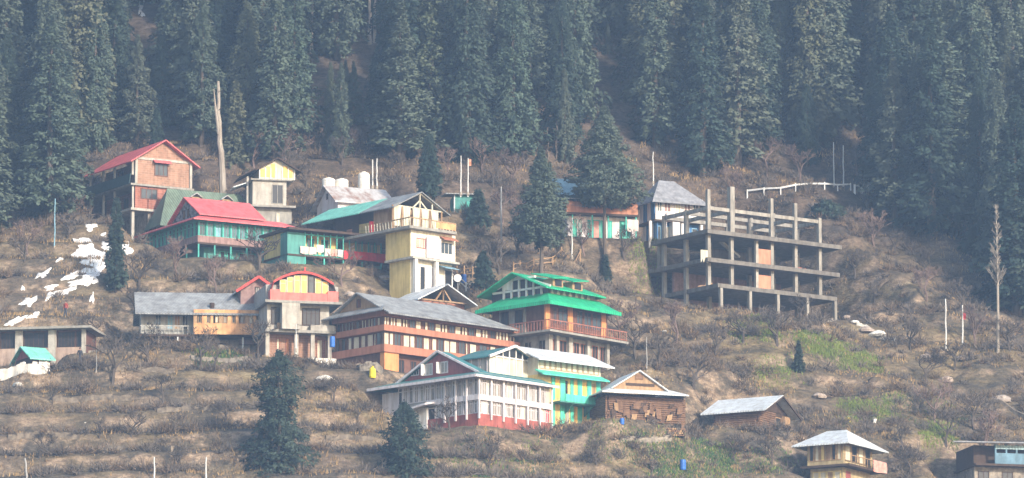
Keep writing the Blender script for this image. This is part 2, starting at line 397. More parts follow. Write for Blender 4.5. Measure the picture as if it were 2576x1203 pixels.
# ------------------------------------------------------------------ houses
ZV = Vector((0, 0, 1)); FOOT = []
class House:
    """local frame: near corner at the origin, x along the sunny front, y along the other side, z up"""
    def __init__(s, name, label, cat, px, deg, y=None, anchor_u=None, group=None):
        s.th = R_(deg); s.R = Vector((math.cos(s.th), math.sin(s.th), 0)); s.L = Vector((-math.sin(s.th), math.cos(s.th), 0))
        p = at_y(*px, y) if y else hit(*px, base_z)
        if anchor_u is not None:                      # px is the far end of the front: find the near corner
            k = (anchor_u-1288)/FPX; q = p-CP
            a = (q.dot(RT)-k*q.dot(FW))/(s.R.dot(RT)-k*s.R.dot(FW)); p = p-s.R*a
        s.C = p; s.root = empty(name, p, s.th, label, cat, group)
    def W_(s, x, y, z): return s.C+s.R*x+s.L*y+ZV*z
    def _sol(s, u, P, D):
        k = (u-1288)/FPX; q = P-CP
        return (k*q.dot(FW)-q.dot(RT))/(D.dot(RT)-k*D.dot(FW))
    def A(s, u, y=0, z=0): return s._sol(u, s.W_(0, y, z), s.R)
    def B(s, u, x=0, z=0): return s._sol(u, s.W_(x, 0, z), s.L)
    def H(s, v, x=0, y=0):
        k = (601.5-v)/FPX; q = s.W_(x, y, 0)-CP
        return (k*q.dot(FW)-q.dot(UP))/(ZV.dot(UP)-k*ZV.dot(FW))
    def pad(s, x0, x1, y0, y1, gx=0, gy=0, dz=-.05, bl=3.5, m=.6):
        PADS.append((s.C.x, s.C.y, s.C.z+dz, s.th, x0-m, x1+m, y0-m, y1+m, gx, gy, bl)); FOOT.append(PADS[-1])
    def mb(s): return MB()
    def put(s, mb, name, label=None, parent=None): return mb.build(name, parent or s.root, label)
    def box(s, name, x0, x1, y0, y1, z0, z1, k, label=None):
        m = MB(); m.box(x0, x1, y0, y1, z0, z1, k); return s.put(m, name, label)
    # a point on a face: 'R' is the plane y=off, 'L' is the plane x=off; o is the distance out of it
    def fp(s, face, a, z, o, off=0): return (a, off-o, z) if face == 'R' else (off-o, a, z)
    def fbox(s, m, face, a0, a1, z0, z1, o0, o1, k, off=0):
        p = s.fp(face, a0, z0, o0, off); q = s.fp(face, a1, z1, o1, off)
        m.box(min(p[0], q[0]), max(p[0], q[0]), min(p[1], q[1]), max(p[1], q[1]), z0, z1, k)
    def window(s, face, a0, a1, z0, z1, frame, pane, off=0, fw=.08, mull=1, trans=0, out=.05, parent=None, label=None):
        if a1 < a0: a0, a1 = a1, a0
        m = MB()
        s.fbox(m, face, a0, a1, z0, z0+fw, -.08, out, frame, off); s.fbox(m, face, a0, a1, z1-fw, z1, -.08, out, frame, off)
        s.fbox(m, face, a0, a0+fw, z0+fw, z1-fw, -.08, out, frame, off); s.fbox(m, face, a1-fw, a1, z0+fw, z1-fw, -.08, out, frame, off)
        for i in range(mull):
            c = a0+(a1-a0)*(i+1)/(mull+1); s.fbox(m, face, c-fw*.35, c+fw*.35, z0+fw, z1-fw, -.06, out*.7, frame, off)
        if trans: s.fbox(m, face, a0+fw, a1-fw, z0+(z1-z0)*trans-.03, z0+(z1-z0)*trans+.03, -.05, out*.5, frame, off)
        w = s.put(m, 'window', label, parent)
        p = MB(); s.fbox(p, face, a0+fw*.5, a1-fw*.5, z0+fw*.5, z1-fw*.5, -.04, -.004+.012, pane, off)
        p.build('pane', w); return w
    def gable_roof(s, axis, x0, x1, y0, y1, ze, zr, k, th=.12, ov=.5, oe=.5, name='roof', label=None, hip=(0, 0)):
        """ov: past the gables, oe: past the eaves; hip: how far the ridge ends lie inside"""
        m = MB()
        if axis == 'x': a0, a1, b0, b1 = x0, x1, y0, y1
        else: a0, a1, b0, b1 = y0, y1, x0, x1
        f = (lambda a, b, z: (a, b, z)) if axis == 'x' else (lambda a, b, z: (b, a, z))
        mid = (b0+b1)/2; sl = (zr-ze)/(mid-b0); zo = ze-sl*oe
        r0, r1 = a0-ov+hip[0], a1+ov-hip[1]
        m.slab([f(a0-ov, b0-oe, zo), f(a1+ov, b0-oe, zo), f(r1, mid, zr), f(r0, mid, zr)], (0, 0, -th), k)
        m.slab([f(a0-ov, b1+oe, zo), f(a1+ov, b1+oe, zo), f(r1, mid, zr+.003), f(r0, mid, zr+.003)], (0, 0, -th), k)
        if hip[0]: m.slab([f(a0-ov, b0-oe, zo), f(a0-ov, b1+oe, zo), f(r0, mid, zr)], (0, 0, -th), k)
        if hip[1]: m.slab([f(a1+ov, b0-oe, zo), f(a1+ov, b1+oe, zo), f(r1, mid, zr)], (0, 0, -th), k)
        return s.put(m, name, label)
    def gable_wall(s, face, a0, a1, z0, z1, k, off=0, th=.15, name='gable_wall', zmin=None):
        m = MB(); mid = (a0+a1)/2; zb = z0 if zmin is None else zmin
        pts = [(a0, zb), (a1, zb), (a1, z0), (mid, z1), (a0, z0)] if zmin is not None else [(a0, z0), (a1, z0), (mid, z1)]
        P = [s.fp(face, a, z, 0, off) for a, z in pts]
        d = (0, th, 0) if face == 'R' else (th, 0, 0)
        m.slab(P, d, k); return s.put(m, name)
    def skirt(s, x0, x1, y0, y1, xi0, xi1, yi0, yi1, zo, zi, k, th=.12, name='skirt_roof', sides='RL', ends='BE'):
        m = MB(); d = (0, 0, -th)
        m.slab([(x0, y0, zo), (x1, y0, zo), (xi1, yi0, zi), (xi0, yi0, zi)], d, k)
        m.slab([(x0, y0, zo), (x0, y1, zo), (xi0, yi1, zi), (xi0, yi0, zi)], d, k)
        m.slab([(x1, y0, zo), (x1, y1, zo), (xi1, yi1, zi), (xi1, yi0, zi)], d, k)
        m.slab([(x0, y1, zo), (x1, y1, zo), (xi1, yi1, zi), (xi0, yi1, zi)], d, k)
        return s.put(m, name)
    def bars(s, name, lst, k, w=.1, parent=None):
        m = MB()
        for p, q in lst: m.bar(p, q, w, k)
        return s.put(m, name, None, parent)
    def post(s, x, y, z0, z1, k, w=.16, name='post'):
        m = MB(); m.box(x-w/2, x+w/2, y-w/2, y+w/2, z0, z1, k); return s.put(m, name)

# ================================================================== the houses
# --- brick house with the red gable roof
h = House('brick_house', 'half-finished brick house with bright red gable roof and green balcony sheeting', 'house', (339, 572), 30, y=612)
Wd, D = h.A(479), h.B(229)
z1, z2, z3 = h.H(523), h.H(462), h.H(397)
h.pad(-1, Wd, -1, D, dz=-.3)
h.box('base_wall', 1.6, Wd, .3, D-.5, -1.5, z1-.25, 'stone_wall')
h.box('floor_slab', -.5, Wd+.1, -.15, D, z1-.25, z1, 'pale_concrete')
h.box('lower_wall', 1.5, Wd-.05, 0, D-.4, z1, z2-.2, 'red_brick')
h.box('floor_slab', -.6, Wd+.25, -.25, D+.2, z2-.2, z2, 'concrete')
h.box('upper_wall', 1.4, Wd, 0, D-.3, z2, z3, 'brick')
m = h.mb(); m.box(0, 1.4, 0, .22, z1, z2-.2, 'red_brick'); h.put(m, 'side_wall')
m = h.mb(); m.box(0, 1.4, 0, .22, z2, z3, 'brick'); h.put(m, 'side_wall')
for x in (0.0, Wd-.12): h.post(x+.06, -.02, z2, z3, 'pale_concrete', .26)
for i, y in enumerate((.15, D*.42, D*.68, D-.2)):
    h.post(-.25, y, z2+.9, z3-.25, 'pale_concrete', .2)
    h.post(-.2, y, z1, z2-.2, 'pale_concrete', .2)
    if i < 3: h.post(-.1, y+.2, -1.5, z1-.25, 'pale_concrete', .3)
h.post(Wd*.35, -.05, -1.5, z1-.25, 'red_brick', .5, 'pier')
m = h.mb(); m.slab([(-.75, -.15, z2-.05), (-.75, D+.3, z2-.05), (-.62, D+.3, z2+1.0), (-.62, -.15, z2+1.0)], (.06, 0, 0), 'green_parapet')
h.put(m, 'balcony_sheeting')
ze = h.H(392); zr = h.H(354, h.A(415), 0)
h.gable_wall('R', 0, Wd, z3, zr-.25, 'brick', .02)
h.gable_roof('y', 0, Wd, 0, D, z3+.05, zr, 'red_roof', ov=.6, oe=.75)
m = h.mb(); m.box(.05, Wd-.05, -.08, .02, z3-.12, z3+.12, 'pale_concrete'); h.put(m, 'ring_beam')
a0, a1 = h.A(387), h.A(421)
h.window('R', a0, a1, h.H(442, a0), h.H(411, a0), 'brown_frame', 'glass', 0, mull=2)
m = h.mb(); m.slab([(a0-.2, -.55, h.H(411, a0)+.05), (a1+.2, -.55, h.H(411, a0)+.05), (a1+.2, 0, h.H(411, a0)+.4), (a0-.2, 0, h.H(411, a0)+.4)], (0, 0, -.06), 'red_roof')
h.put(m, 'window_canopy')
a0, a1 = h.A(353), h.A(395); h.window('R', a0, a1, h.H(500, a0), h.H(473, a0), 'brown_frame', 'glass', 0, mull=2)
for a in (.6, .75): h.window('L', D*a-.5, D*a+.5, z2+.9, z3-.3, 'brown_frame', 'glass', 1.4)
for a in (.2, .5): h.window('L', D*a-.6, D*a+.6, z1+.7, z2-.6, 'brown_frame', 'dark_opening', 1.5)

# --- house with the olive green hipped roof
h = House('olive_roof_house', 'low house with olive green hipped metal roof and two tiny dormers', 'house', (415, 566), 26, y=610.5)
Wd, D = h.A(668), 2.3
ze = h.H(525); zr = h.H(476, h.A(437, D/2), D/2)
h.pad(0, Wd, 0, D)
h.box('wall', 0, Wd, 0, D, -1, ze, 'grey_panel')
h.gable_roof('x', 0, Wd, 0, D, ze, zr, 'olive_roof', ov=.9, oe=.9, hip=(1.6, 3.2))
for u in (485, 562):
    x = h.A(u, 1.1); zc = ze+(zr-ze)*.62
    d = h.mb(); d.box(x-.45, x+.45, .35, 1.3, zc-.75, zc+.1, 'tan_wood'); d = h.put(d, 'dormer')
    m = MB(); m.box(x-.28, x+.02, .30, .36, zc-.55, zc-.02, 'dark_opening'); m.build('window', d)
    m = MB()
    m.slab([(x-.65, .1, zc+.05), (x, .1, zc+.5), (x, 1.6, zc+.5), (x-.65, 1.6, zc+.05)], (0, 0, -.07), 'rusty_roof')
    m.slab([(x+.65, .1, zc+.05), (x, .1, zc+.503), (x, 1.6, zc+.503), (x+.65, 1.6, zc+.05)], (0, 0, -.07), 'rusty_roof')
    m.build('dormer_roof', d)

# --- long turquoise house with red roof
h = House('turquoise_long_house', 'long two-storey house with pink-red double roof, turquoise galleries and slate gable', 'house', (498, 653), 30)
HT = h
Wd, D = h.A(720), 11.3
zb = h.H(608); zs = h.H(592); zw = h.H(557); zsk = h.H(548, -.9, -.9)
h.pad(0, Wd, 0, D)
h.box('lower_wall', 1.3, Wd-.2, 1.3, D, -1, zb-.2, 'teal_wall')
h.box('gallery_floor', -.12, Wd+.1, -.12, D+.1, zb-.22, zb-.04, 'dark_wood')
h.box('upper_wall', .55, Wd-.3, .55, D, zb, zw+.4, 'teal_wall')
m = h.mb(); h.fbox(m, 'R', -.1, Wd+.05, zb-.03, zs, 0, .12, 'mauve_parapet'); h.put(m, 'parapet')
m = h.mb(); h.fbox(m, 'L', .02, D+.05, zb-.03, zs, 0, .12, 'mauve_parapet'); h.put(m, 'parapet')
n = 11
for i in range(n+1):
    x = Wd*i/n
    h.post(x+.02 if i < n else x-.06, -.02, zs, zw+.15, 'turquoise', .13)
    if i % 2 == 0 or i in (9, 11): h.post(min(x+.02, Wd-.1), -.02, -.9, zb-.22, 'turquoise', .14)
    if i < n:
        h.window('R', x+.12, x+Wd/n-.10, zs+.02, zw+.02, 'turquoise', random.choice(['glass_blue', 'glass_blue', 'glass', 'sky_blue']), .06, fw=.05, mull=1, trans=.72)
for x in (.02, 1.85, 3.7, 9.2):
    h.post(x, -.02, -1.0, -.5, 'white_paint', .26, 'plinth_block')
nl = 14
for i in range(nl+1):
    y = D*i/nl
    if i: h.post(-.02, y, zs, zw+.15, 'turquoise', .12)
    if i in (3, 6, 9, 12): h.post(-.02, y, -.6, zb-.22, 'turquoise', .13)
    if i < nl: h.window('L', y+.12, y+D/nl-.08, zs+.02, zw-.02, 'turquoise', 'glass_blue', .06, fw=.05, mull=0, trans=.72)
m = h.mb(); h.fbox(m, 'R', -.1, Wd+.1, zw+.02, zw+.3, -.05, .1, 'turquoise'); h.put(m, 'fascia')
m = h.mb(); h.fbox(m, 'L', .12, D, zw+.02, zw+.3, -.05, .1, 'turquoise'); h.put(m, 'fascia')
for u0, u1, k in ((552, 566, 'dark_opening'), (600, 618, 'dark_opening'), (570, 585, 'glass'), (660, 672, 'blue_paint'), (628, 642, 'dark_opening')):
    x0 = h.A(u0, 1.3); x1 = h.A(u1, 1.3)
    h.window('R', x0, x1, -.6, zb-.5, 'teal_bright', k, 1.3, mull=0)
h.skirt(-1.0, Wd+.7, -1.0, D+.9, .5, Wd-.3, .5, D-.5, zsk-.02, zsk+.62, 'red_roof')
y1 = 6.4; zg = zsk+.55; ru, rv = 455, 496
h.box('flat_roof', .5, Wd-.4, 6.3, D-.5, zsk+.35, zsk+.55, 'red_roof')
zr = h.H(rv, 0, 3.3); ze2 = h.H(533, .3, 0)
h.box('attic_wall', .6, h.A(648, .4), .35, y1-.2, zg, ze2+.05, 'slate_stone')
h.gable_wall('L', .1, y1+.1, ze2-.1, zr-.15, 'slate_stone', .45, zmin=zg-.5)
h.gable_roof('x', .45, h.A(655, 0), .1, y1, ze2, zr, 'red_roof', ov=.45, oe=.35)
for b in (3.0, 3.9):
    h.window('L', b-.2, b+.2, zg+.15, zg+1.0, 'dark_wood', 'tan_wood', .43, fw=.1, mull=0)

# --- turquoise gallery wing with the washing
h = House('gallery_house', 'low turquoise gallery house under flat dark roof with washing along its balcony', 'house', (722, 664), 30)
HG = h
Wd, D = h.A(975), 5.0
zb = h.H(637); zs = h.H(620); zw = h.H(588)
h.pad(0, Wd, 0, D)
h.box('lower_wall', .1, Wd, 1.4, D, -1.2, zb-.2, 'teal_wall')
m = h.mb(); m.box(0, 1.9, -.05, 1.4, -1.2, zw+.2, 'teal_wall'); h.put(m, 'end_wall')
h.box('gallery_floor', 0, Wd+.1, -.15, D, zb-.2, zb-.03, 'dark_wood')
h.box('upper_wall', .1, Wd, 1.2, D, zb, zw+.3, 'yellow_wall')
h.box('roof', -.3, Wd+.5, -.9, D+.4, zw+.32, zw+.55, 'dark_wood')
m = h.mb(); h.fbox(m, 'R', 1.9, Wd, zb-.02, zb+.14, 0, .08, 'turquoise'); h.put(m, 'lower_rail')
n = 13
for i in range(n+1):
    x = 1.95+(Wd-2.0)*i/n
    h.post(x, -.02, zb, zw+.3, 'turquoise', .1)
    if i % 3 == 0: h.post(x, -.02, -1.4, zb-.2, 'turquoise', .14)
m = h.mb(); h.fbox(m, 'R', 1.9, Wd, zs, zs+.08, 0, .08, 'turquoise'); h.put(m, 'handrail')
m = h.mb(); h.fbox(m, 'R', 1.9, Wd, zw+.02, zw+.14, 0, .08, 'turquoise'); h.put(m, 'fascia')
for i, (x, k) in enumerate(((3.2, 'glass'), (4.8, 'dark_opening'), (6.5, 'glass'), (8.6, 'curtain'), (10.2, 'curtain'))):
    h.window('R', x-.4, x+.4, zb+.4, zw-.05, 'turquoise', k, 1.2, mull=1)
for x in (3.0, 5.6, 9.2): h.window('R', x-.5, x+.5, -.9, zb-.6, 'dark_wood', 'dark_opening', 1.4, mull=0)
def hang(house, u0, u1, ztop, drop, k, name, label, cat, group, o=.2, seed=0):
    x0, x1 = house.A(u0, -o), house.A(u1, -o); rr = random.Random(seed); m = MB(); n = max(3, int((x1-x0)/.3)); ph = rr.random()*6
    prev = None; th = .025
    for i in range(n+1):
        t = i/n; x = x0+(x1-x0)*t; w = .035*math.sin(t*n*1.3+ph); dz = drop*(1+.06*math.sin(t*5+ph))
        cur = [(x, -o, ztop), (x, -o-.04+w, ztop-dz*.5), (x, -o+w*1.5, ztop-dz)]
        if prev:
            for j in range(2):
                m.slab([prev[j], cur[j], cur[j+1], prev[j+1]], (0, th, 0), k)
        prev = cur
    o_ = bpy.data.objects.new(name, m.mesh(name)); COL.objects.link(o_); o_.location = house.C; o_.rotation_euler = (0, 0, house.th)
    return tag(o_, label, cat, group)
gl = 'washing on the gallery balcony'
for i, (a, b, k, lb) in enumerate((
        (755, 776, 'cloth_white', 'white sheet hanging at the left end of the turquoise balcony'),
        (778, 795, 'cloth_white', 'second pale sheet from the left on the turquoise balcony'),
        (796, 814, 'white_paint', 'brightest white sheet hung highest on the turquoise balcony'),
        (817, 832, 'cloth_white', 'pale cloth hanging right of the brightest sheet on the gallery'),
        (834, 847, 'cloth_pink', 'pinkish cloth on the balcony between the pale sheets'),
        (849, 863, 'cloth_white', 'pale cloth directly left of the long red cloth'))):
    hang(h, a, b, zs+.12+(.28 if i == 2 else 0), .72, k, 'hanging_sheet', lb, 'washing', gl, seed=i)
hang(h, 865, 974, zs+.1, .85, 'cloth_red', 'red_cloth', 'long bright red cloth stretched along the balcony rail beside the yellow house', 'cloth', gl, seed=9)

# --- yellow house with the timber attic
h = House('yellow_house', 'three-storey house with yellow side wall, white front and open timber attic under gabled roof', 'house', (1031, 712), 42)
HY = h
Wd, D = h.A(1144), h.B(975)
z1 = h.H(646); z2 = h.H(571)
h.pad(0, Wd, 0, D)
h.box('lower_wall', .25, Wd-.2, .25, D, -1.2, z1-.2, 'yellow_wall')
h.box('upper_wall', 0, Wd, 0, D+.3, z1, z2-.25, 'yellow_wall')
h.box('floor_slab', -.15, Wd+.15, -.6, D+.3, z1-.2, z1, 'pale_concrete')
m = h.mb(); h.fbox(m, 'R', .02, Wd-.02, z1+.01, z2-.26, 0, .09, 'cream_white'); h.put(m, 'front_wall')
m = h.mb(); h.fbox(m, 'R', .27, Wd-.22, -1.1, z1-.21, 0, .08, 'cream_white', .25); h.put(m, 'front_wall')
zz = h.H(601)
a0, a1 = h.A(1046), h.A(1068); h.window('R', a0, a1, z1+.95, z1+1.95, 'maroon', 'curtain', -.09, fw=.07, mull=3)
m = h.mb(); h.fbox(m, 'R', h.A(1068), h.A(1104), z1+.1, z1+2.1, .09, .35, 'lilac_white'); h.put(m, 'bay_panel')
a0, a1 = h.A(1106), h.A(1136); h.window('R', a0, a1, z1+.7, z1+1.9, 'white_paint', 'glass', -.09, mull=2)
m = h.mb(); m.slab([(a0-.1, -.8, z1+2.05), (a1+.2, -.8, z1+2.05), (a1+.2, -.1, z1+2.45), (a0-.1, -.1, z1+2.45)], (0, 0, -.06), 'terracotta'); h.put(m, 'awning')
for u, w, k in ((1061, 9, 'dark_opening'), (1082, 10, 'lilac_white'), (1126, 15, 'dark_opening')):
    a0, a1 = h.A(u-w/2-3, .25), h.A(u+w/2+3, .25); h.window('R', a0, a1, -.7, z1-.7, 'white_paint', k, .17, mull=0, fw=.1)
a0, a1 = h.A(1105), h.A(1140); zz = z1-.5
m = h.mb(); m.slab([(a0, -.9, zz-.25), (a1, -.9, zz-.25), (a1, .15, zz+.1), (a0, .15, zz+.1)], (0, 0, -.06), 'sky_blue'); h.put(m, 'awning')
for u in (1046, 1098): h.post(h.A(u, -.4), -.35, -1, z1-.2, 'white_paint', .34)
# attic
yg = 3.2; xa, xb = h.A(986, yg), h.A(1112, yg); ys = h.B(915, -.5)
m = h.mb(); m.box(-.75, h.A(1149, -.8), -.8, ys+6, z2-.25, z2, 'concrete'); h.put(m, 'floor_slab')
ze = h.H(517, xa, yg); zr = h.H(484, h.A(1046, yg), yg); mid = (xa+xb)/2; hw = mid-xa
h.box('attic_wall', xa+.25, xb-.4, yg+.9, ys, z2, ze+.1, 'tan_wood')
h.box('attic_back_wall', xa+1.2, xb-.4, ys, ys+7, z2, ze+.1, 'dark_wood')
sl = (zr-ze)/hw
for (ya, yb, k, nm) in ((yg-.7, yg+4.4, 'grey_roof', 'grey sheet front part of the roof'), (yg+4.5, h.B(765, xa), 'aqua_roof', 'sea green sheet back part of the roof')):
    m = MB(); zl = ze-sl*.45
    m.slab([(xa-.45, ya, zl), (xa-.45, yb, zl), (mid, yb, zr), (mid, ya, zr)], (0, 0, -.1), k)
    m.slab([(xb+.45, ya, zl), (xb+.45, yb, zl), (mid, yb, zr+.003), (mid, ya, zr+.003)], (0, 0, -.1), 'grey_roof')
    h.put(m, 'roof', nm)
yt = yg-.35
h.bars('roof_truss', [((xa, yt, ze-.05), (mid, yt, zr-.15)), ((xb, yt, ze-.05), (mid, yt, zr-.15)), ((xa, yt, ze), (xb, yt, ze)),
       ((mid, yt, ze), (mid, yt, zr-.1)), ((mid-.9, yt, ze), (mid, yt, ze+.8)), ((mid+.9, yt, ze), (mid, yt, ze+.8)), ((mid+1.6, yt, ze), (mid+1.6, yt, ze+.6))], 'cream_panel', .13)
for i, u in enumerate((999, 1022, 1046, 1068, 1092)):
    x = h.A(u, yt); w = .48; t = .12*(i-2)/2; zt = ze-.02; zb_ = z2+.55+.1*(i % 2)
    m = h.mb(); m.slab([(x-w, yt-.06, zt), (x+w, yt-.06, zt), (x+w*.66+t, yt-.09, zb_), (x-w*.66+t, yt-.09, zb_)], (0, .06, 0), 'cream_panel'); h.put(m, 'screen_board')
for u in (987, 1010, 1057, 1080, 1110): h.post(h.A(u, yt), yt, z2, ze, 'tan_wood', .14)
xr = h.A(1149, -.8)
m = h.mb()
for t in np.linspace(-.6, xr-.1, 16): m.bar((t, -.7, z2), (t+.05, -.7, z2+.8), .07, 'cream_panel')
for t in np.linspace(-.6, ys-.5, 16): m.bar((-.65, t, z2), (-.65, t+.08, z2+.75), .06, 'cream_panel')
m.bar((-.65, -.7, z2+.8), (xr-.05, -.7, z2+.8), .1, 'tan_wood'); m.bar((-.65, -.7, z2+.8), (-.65, 3.5, z2+.75), .1, 'tan_wood')
m.slab([(xr-2.6, -.74, z2+.12), (xr-.05, -.74, z2+.12), (xr-.05, -.74, z2+.72), (xr-2.6, -.74, z2+.72)], (0, .04, 0), 'ply_orange')
h.put(m, 'balcony_railing')
m = h.mb(); m.box(xa+1.12, xa+1.19, ys+.6, ys+3.2, z2+.4, z2+1.6, 'yellow_wall'); h.put(m, 'side_shutter')
h.window('L', ys+4.2, ys+5.2, z2+.5, z2+1.4, 'dark_wood', 'salmon', xa+1.2, mull=0)
h.post(xa+.1, ys+.15, z2, z2+1.4, 'cloth_red', .3, 'red_panel')

# --- tower house with the yellow gable
h = House('yellow_gable_house', 'narrow grey concrete house topped by small gabled attic with yellow boards', 'house', (635, 562), 12, y=613)
Wd, D = h.A(720), 4.5
za = h.H(516); zb = h.H(450); ze = h.H(421)
h.pad(0, Wd, 0, D)
h.box('lower_wall', .3, Wd+.6, .3, D, -1.5, za-.2, 'concrete')
h.box('floor_slab', -.3, Wd+.9, -.4, D, za-.2, za, 'concrete')
h.box('upper_wall', 0, Wd, 0, D, za, zb-.15, 'pale_concrete')
h.box('floor_slab', -.2, Wd+.5, -.3, D, zb-.15, zb, 'concrete')
x0, x1 = h.A(652), h.A(741)
h.box('attic_wall', x0, x1, 0, D, zb, ze, 'cream_panel')
zr = h.H(398, h.A(697))
h.gable_wall('R', x0, x1, ze, zr-.12, 'cream_panel', 0)
h.gable_roof('y', x0, x1, 0, D, ze, zr, 'dark_wood', ov=.6, oe=.5)
for u in (660, 673, 686, 717, 730):
    a0, a1 = h.A(u-5), h.A(u+5); zt = ze+(zr-ze)*max(0, 1-abs((a0+a1)/2-(x0+x1)/2)/((x1-x0)/2))-.35
    m = h.mb(); h.fbox(m, 'R', a0, a1, zb+.25, zt, 0, .06, 'amber_board_glare'); h.put(m, 'yellow_board')
m = h.mb()
for u in (652, 667, 680, 693, 709, 724, 740): a = h.A(u); h.fbox(m, 'R', a-.05, a+.05, zb, ze, .0, .09, 'white_paint')
h.put(m, 'timber_frame')
h.window('R', h.A(683), h.A(712), za+.2, zb-.5, 'concrete', 'dark_opening', 0, mull=1)
h.window('R', h.A(694, .3), h.A(706, .3), -.6, za-.6, 'grey_panel', 'curtain', .3, mull=0)
for u in (622, ): h.post(h.A(u, .8), .8, za-.2, zb+.35, 'pale_concrete', .2)
m = h.mb(); m.slab([(h.A(603, .6), .4, zb+.35), (x0, .4, zb+1.35), (x0, D, zb+1.35), (h.A(603, .6), D, zb+.35)], (0, 0, -.1), 'dark_wood'); h.put(m, 'lean_to_roof')
m = h.mb(); m.slab([(h.A(586, 1), .8, zb-.7), (h.A(628, 1), .8, zb-.1), (h.A(628, 1), 3, zb-.1), (h.A(586, 1), 3, zb-.7)], (0, 0, -.1), 'pale_roof'); h.put(m, 'lean_to_roof')

# --- house with the rusty white roof and the tanks
h = House('rusty_roof_house', 'white house under streaky rust-stained tin roof carrying water tanks', 'house', (850, 548), 24)
Wd, D = h.A(985), h.B(797)
ze = h.H(500); zr = h.H(467, 0, D/2)
h.pad(0, Wd, 0, D)
h.box('wall', 0, Wd, 0, D, -1, ze, 'lilac_white')
h.gable_wall('L', 0, D, ze, zr-.12, 'lilac_white', 0)
h.gable_roof('x', 0, Wd, 0, D, ze, zr, 'rusty_roof', ov=.5, oe=.5)
h.window('L', D/2-.15, D/2+.2, ze+.35, ze+.95, 'dark_wood', 'dark_opening', 0, mull=0)
pl = h.mb(); pl.box(.2, Wd-1, D/2+.55, D+1.2, zr-.6, zr-.2, 'concrete'); h.put(pl, 'roof_platform')
m = h.mb()
for x in (.6, Wd-1.4): m.box(x, x+.3, D+.3, D+.6, -1, zr-.6, 'concrete')
h.put(m, 'platform_support')
def tank(u, w, vt, vb, nm, label):
    y = D/2+1.5; x = h.A(u, y); p = h.W_(x, y, zr-.2); e = empty(nm, p, h.th, label, 'water tank', 'water tanks on the rusty roof')
    r = w; H_ = max(.9, h.H(vt, x, y)-(zr-.2))
    m = MB(); m.lathe((0, 0, 0), [(r*.95, 0), (r, .06), (r, H_*.3), (r*.96, H_*.33), (r, H_*.36), (r, H_*.66), (r*.96, H_*.69), (r, H_*.72), (r, H_*.86), (r*.82, H_*.96), (r*.35, H_)], 'tank_white', 18); m.build('tank_body', e)
    m = MB(); m.lathe((0, 0, H_-.02), [(r*.36, 0), (r*.36, .08), (r*.1, .11)], 'tank_white', 12); m.build('lid', e)
tank(826, .68, 449, 467, 'water_tank', 'squat white water tank at the gable end of the rusty roof')
tank(859, .68, 451, 469, 'water_tank', 'squat white water tank in the middle of the rusty roof')
tank(915, .60, 434, 473, 'water_tank', 'tall cream water tank beside the twin poles on the rusty roof')

# --- turquoise shed
h = House('turquoise_shed', 'small turquoise sheet metal shed with flat grey roof among dark bushes', 'shed', (1142, 538), 8)
Wd, D = h.A(1202), 3.0; zt = h.H(491)
h.pad(0, Wd, 0, D); h.box('wall', 0, Wd, 0, D, -.8, zt, 'teal_wall')
m = h.mb(); m.slab([(-.9, -.5, zt+.02), (Wd+.4, -.5, zt+.02), (Wd+.4, D+.3, zt+.35), (-.9, D+.3, zt+.35)], (0, 0, .1), 'grey_roof'); h.put(m, 'roof')
h.post(.04, -.06, -.8, zt, 'pole_white', .12, 'corner_trim')
m = h.mb(); h.fbox(m, 'R', 1.3, 2.1, -.5, 1.3, 0, .05, 'turquoise'); h.put(m, 'door')

# --- brown pavilion behind the orange house
h = House('timber_pavilion', 'dark timber shed with open gable and pale tin slope behind the long orange house', 'shed', (1052, 790), 36)
Wd, D = h.A(1180), 4.5
ze = h.H(748); zr = h.H(716, h.A(1116))
h.pad(0, Wd, 0, D)
h.box('wall', 0, Wd, .8, D, -.8, ze, 'dark_wood')
h.gable_roof('y', 0, Wd, 0, D, ze, zr, 'pale_roof', ov=.7, oe=.5)
m = h.mb(); h.fbox(m, 'R', 0, Wd, ze-.9, ze-.1, -.02, .06, 'terracotta', .8); h.put(m, 'front_rail')
x = Wd/2
h.bars('roof_truss', [((x, .1, ze-.1), (x, .1, zr-.1)), ((x-.9, .1, ze-.05), (x, .1, zr-.4)), ((x+.9, .1, ze-.05), (x, .1, zr-.4)), ((.2, .1, ze-.1), (Wd-.2, .1, ze-.1))], 'tan_wood', .14)
for a in (.25, .4, .55, .7): h.window('R', Wd*a-.12, Wd*a+.12, ze-.6, ze-.25, 'dark_wood', 'dark_opening', .74, mull=0)

# --- grey-roofed stone house with the plywood wall
h = House('grey_roof_house', 'long low house with sagging grey tin roof, half its front clad in orange boards', 'house', (352, 869), 5)
Wd, D = h.A(658), 6.0
zf = h.H(839); ze = h.H(779); zr = h.H(735, 0, D/2)
h.pad(0, Wd, 0, D)
h.box('lower_wall', .2, Wd-.1, 1.6, D, -1, zf-.25, 'stone_wall')
h.box('floor_slab', -.1, Wd, -.1, D, zf-.25, zf-.05, 'dark_wood')
h.box('upper_wall', .1, Wd, .7, D, zf, ze+.35, 'grey_panel')
h.gable_roof('x', 0, Wd, 0, D, ze+.15, zr, 'grey_roof', ov=.5, oe=.9)
h.gable_wall('L', 0, D, ze+.15, zr-.12, 'dark_wood', .15)
x0, x1 = h.A(486), h.A(657)
ht = ze-zf
m = h.mb(); h.fbox(m, 'R', x0, x1, zf-.1, zf+ht*.42, .62, .74, 'ply_orange'); h.put(m, 'board_parapet')
m = h.mb(); h.fbox(m, 'R', x0, x1, zf+ht*.84, ze-.02, .62, .74, 'ply_orange'); h.put(m, 'board_frieze')
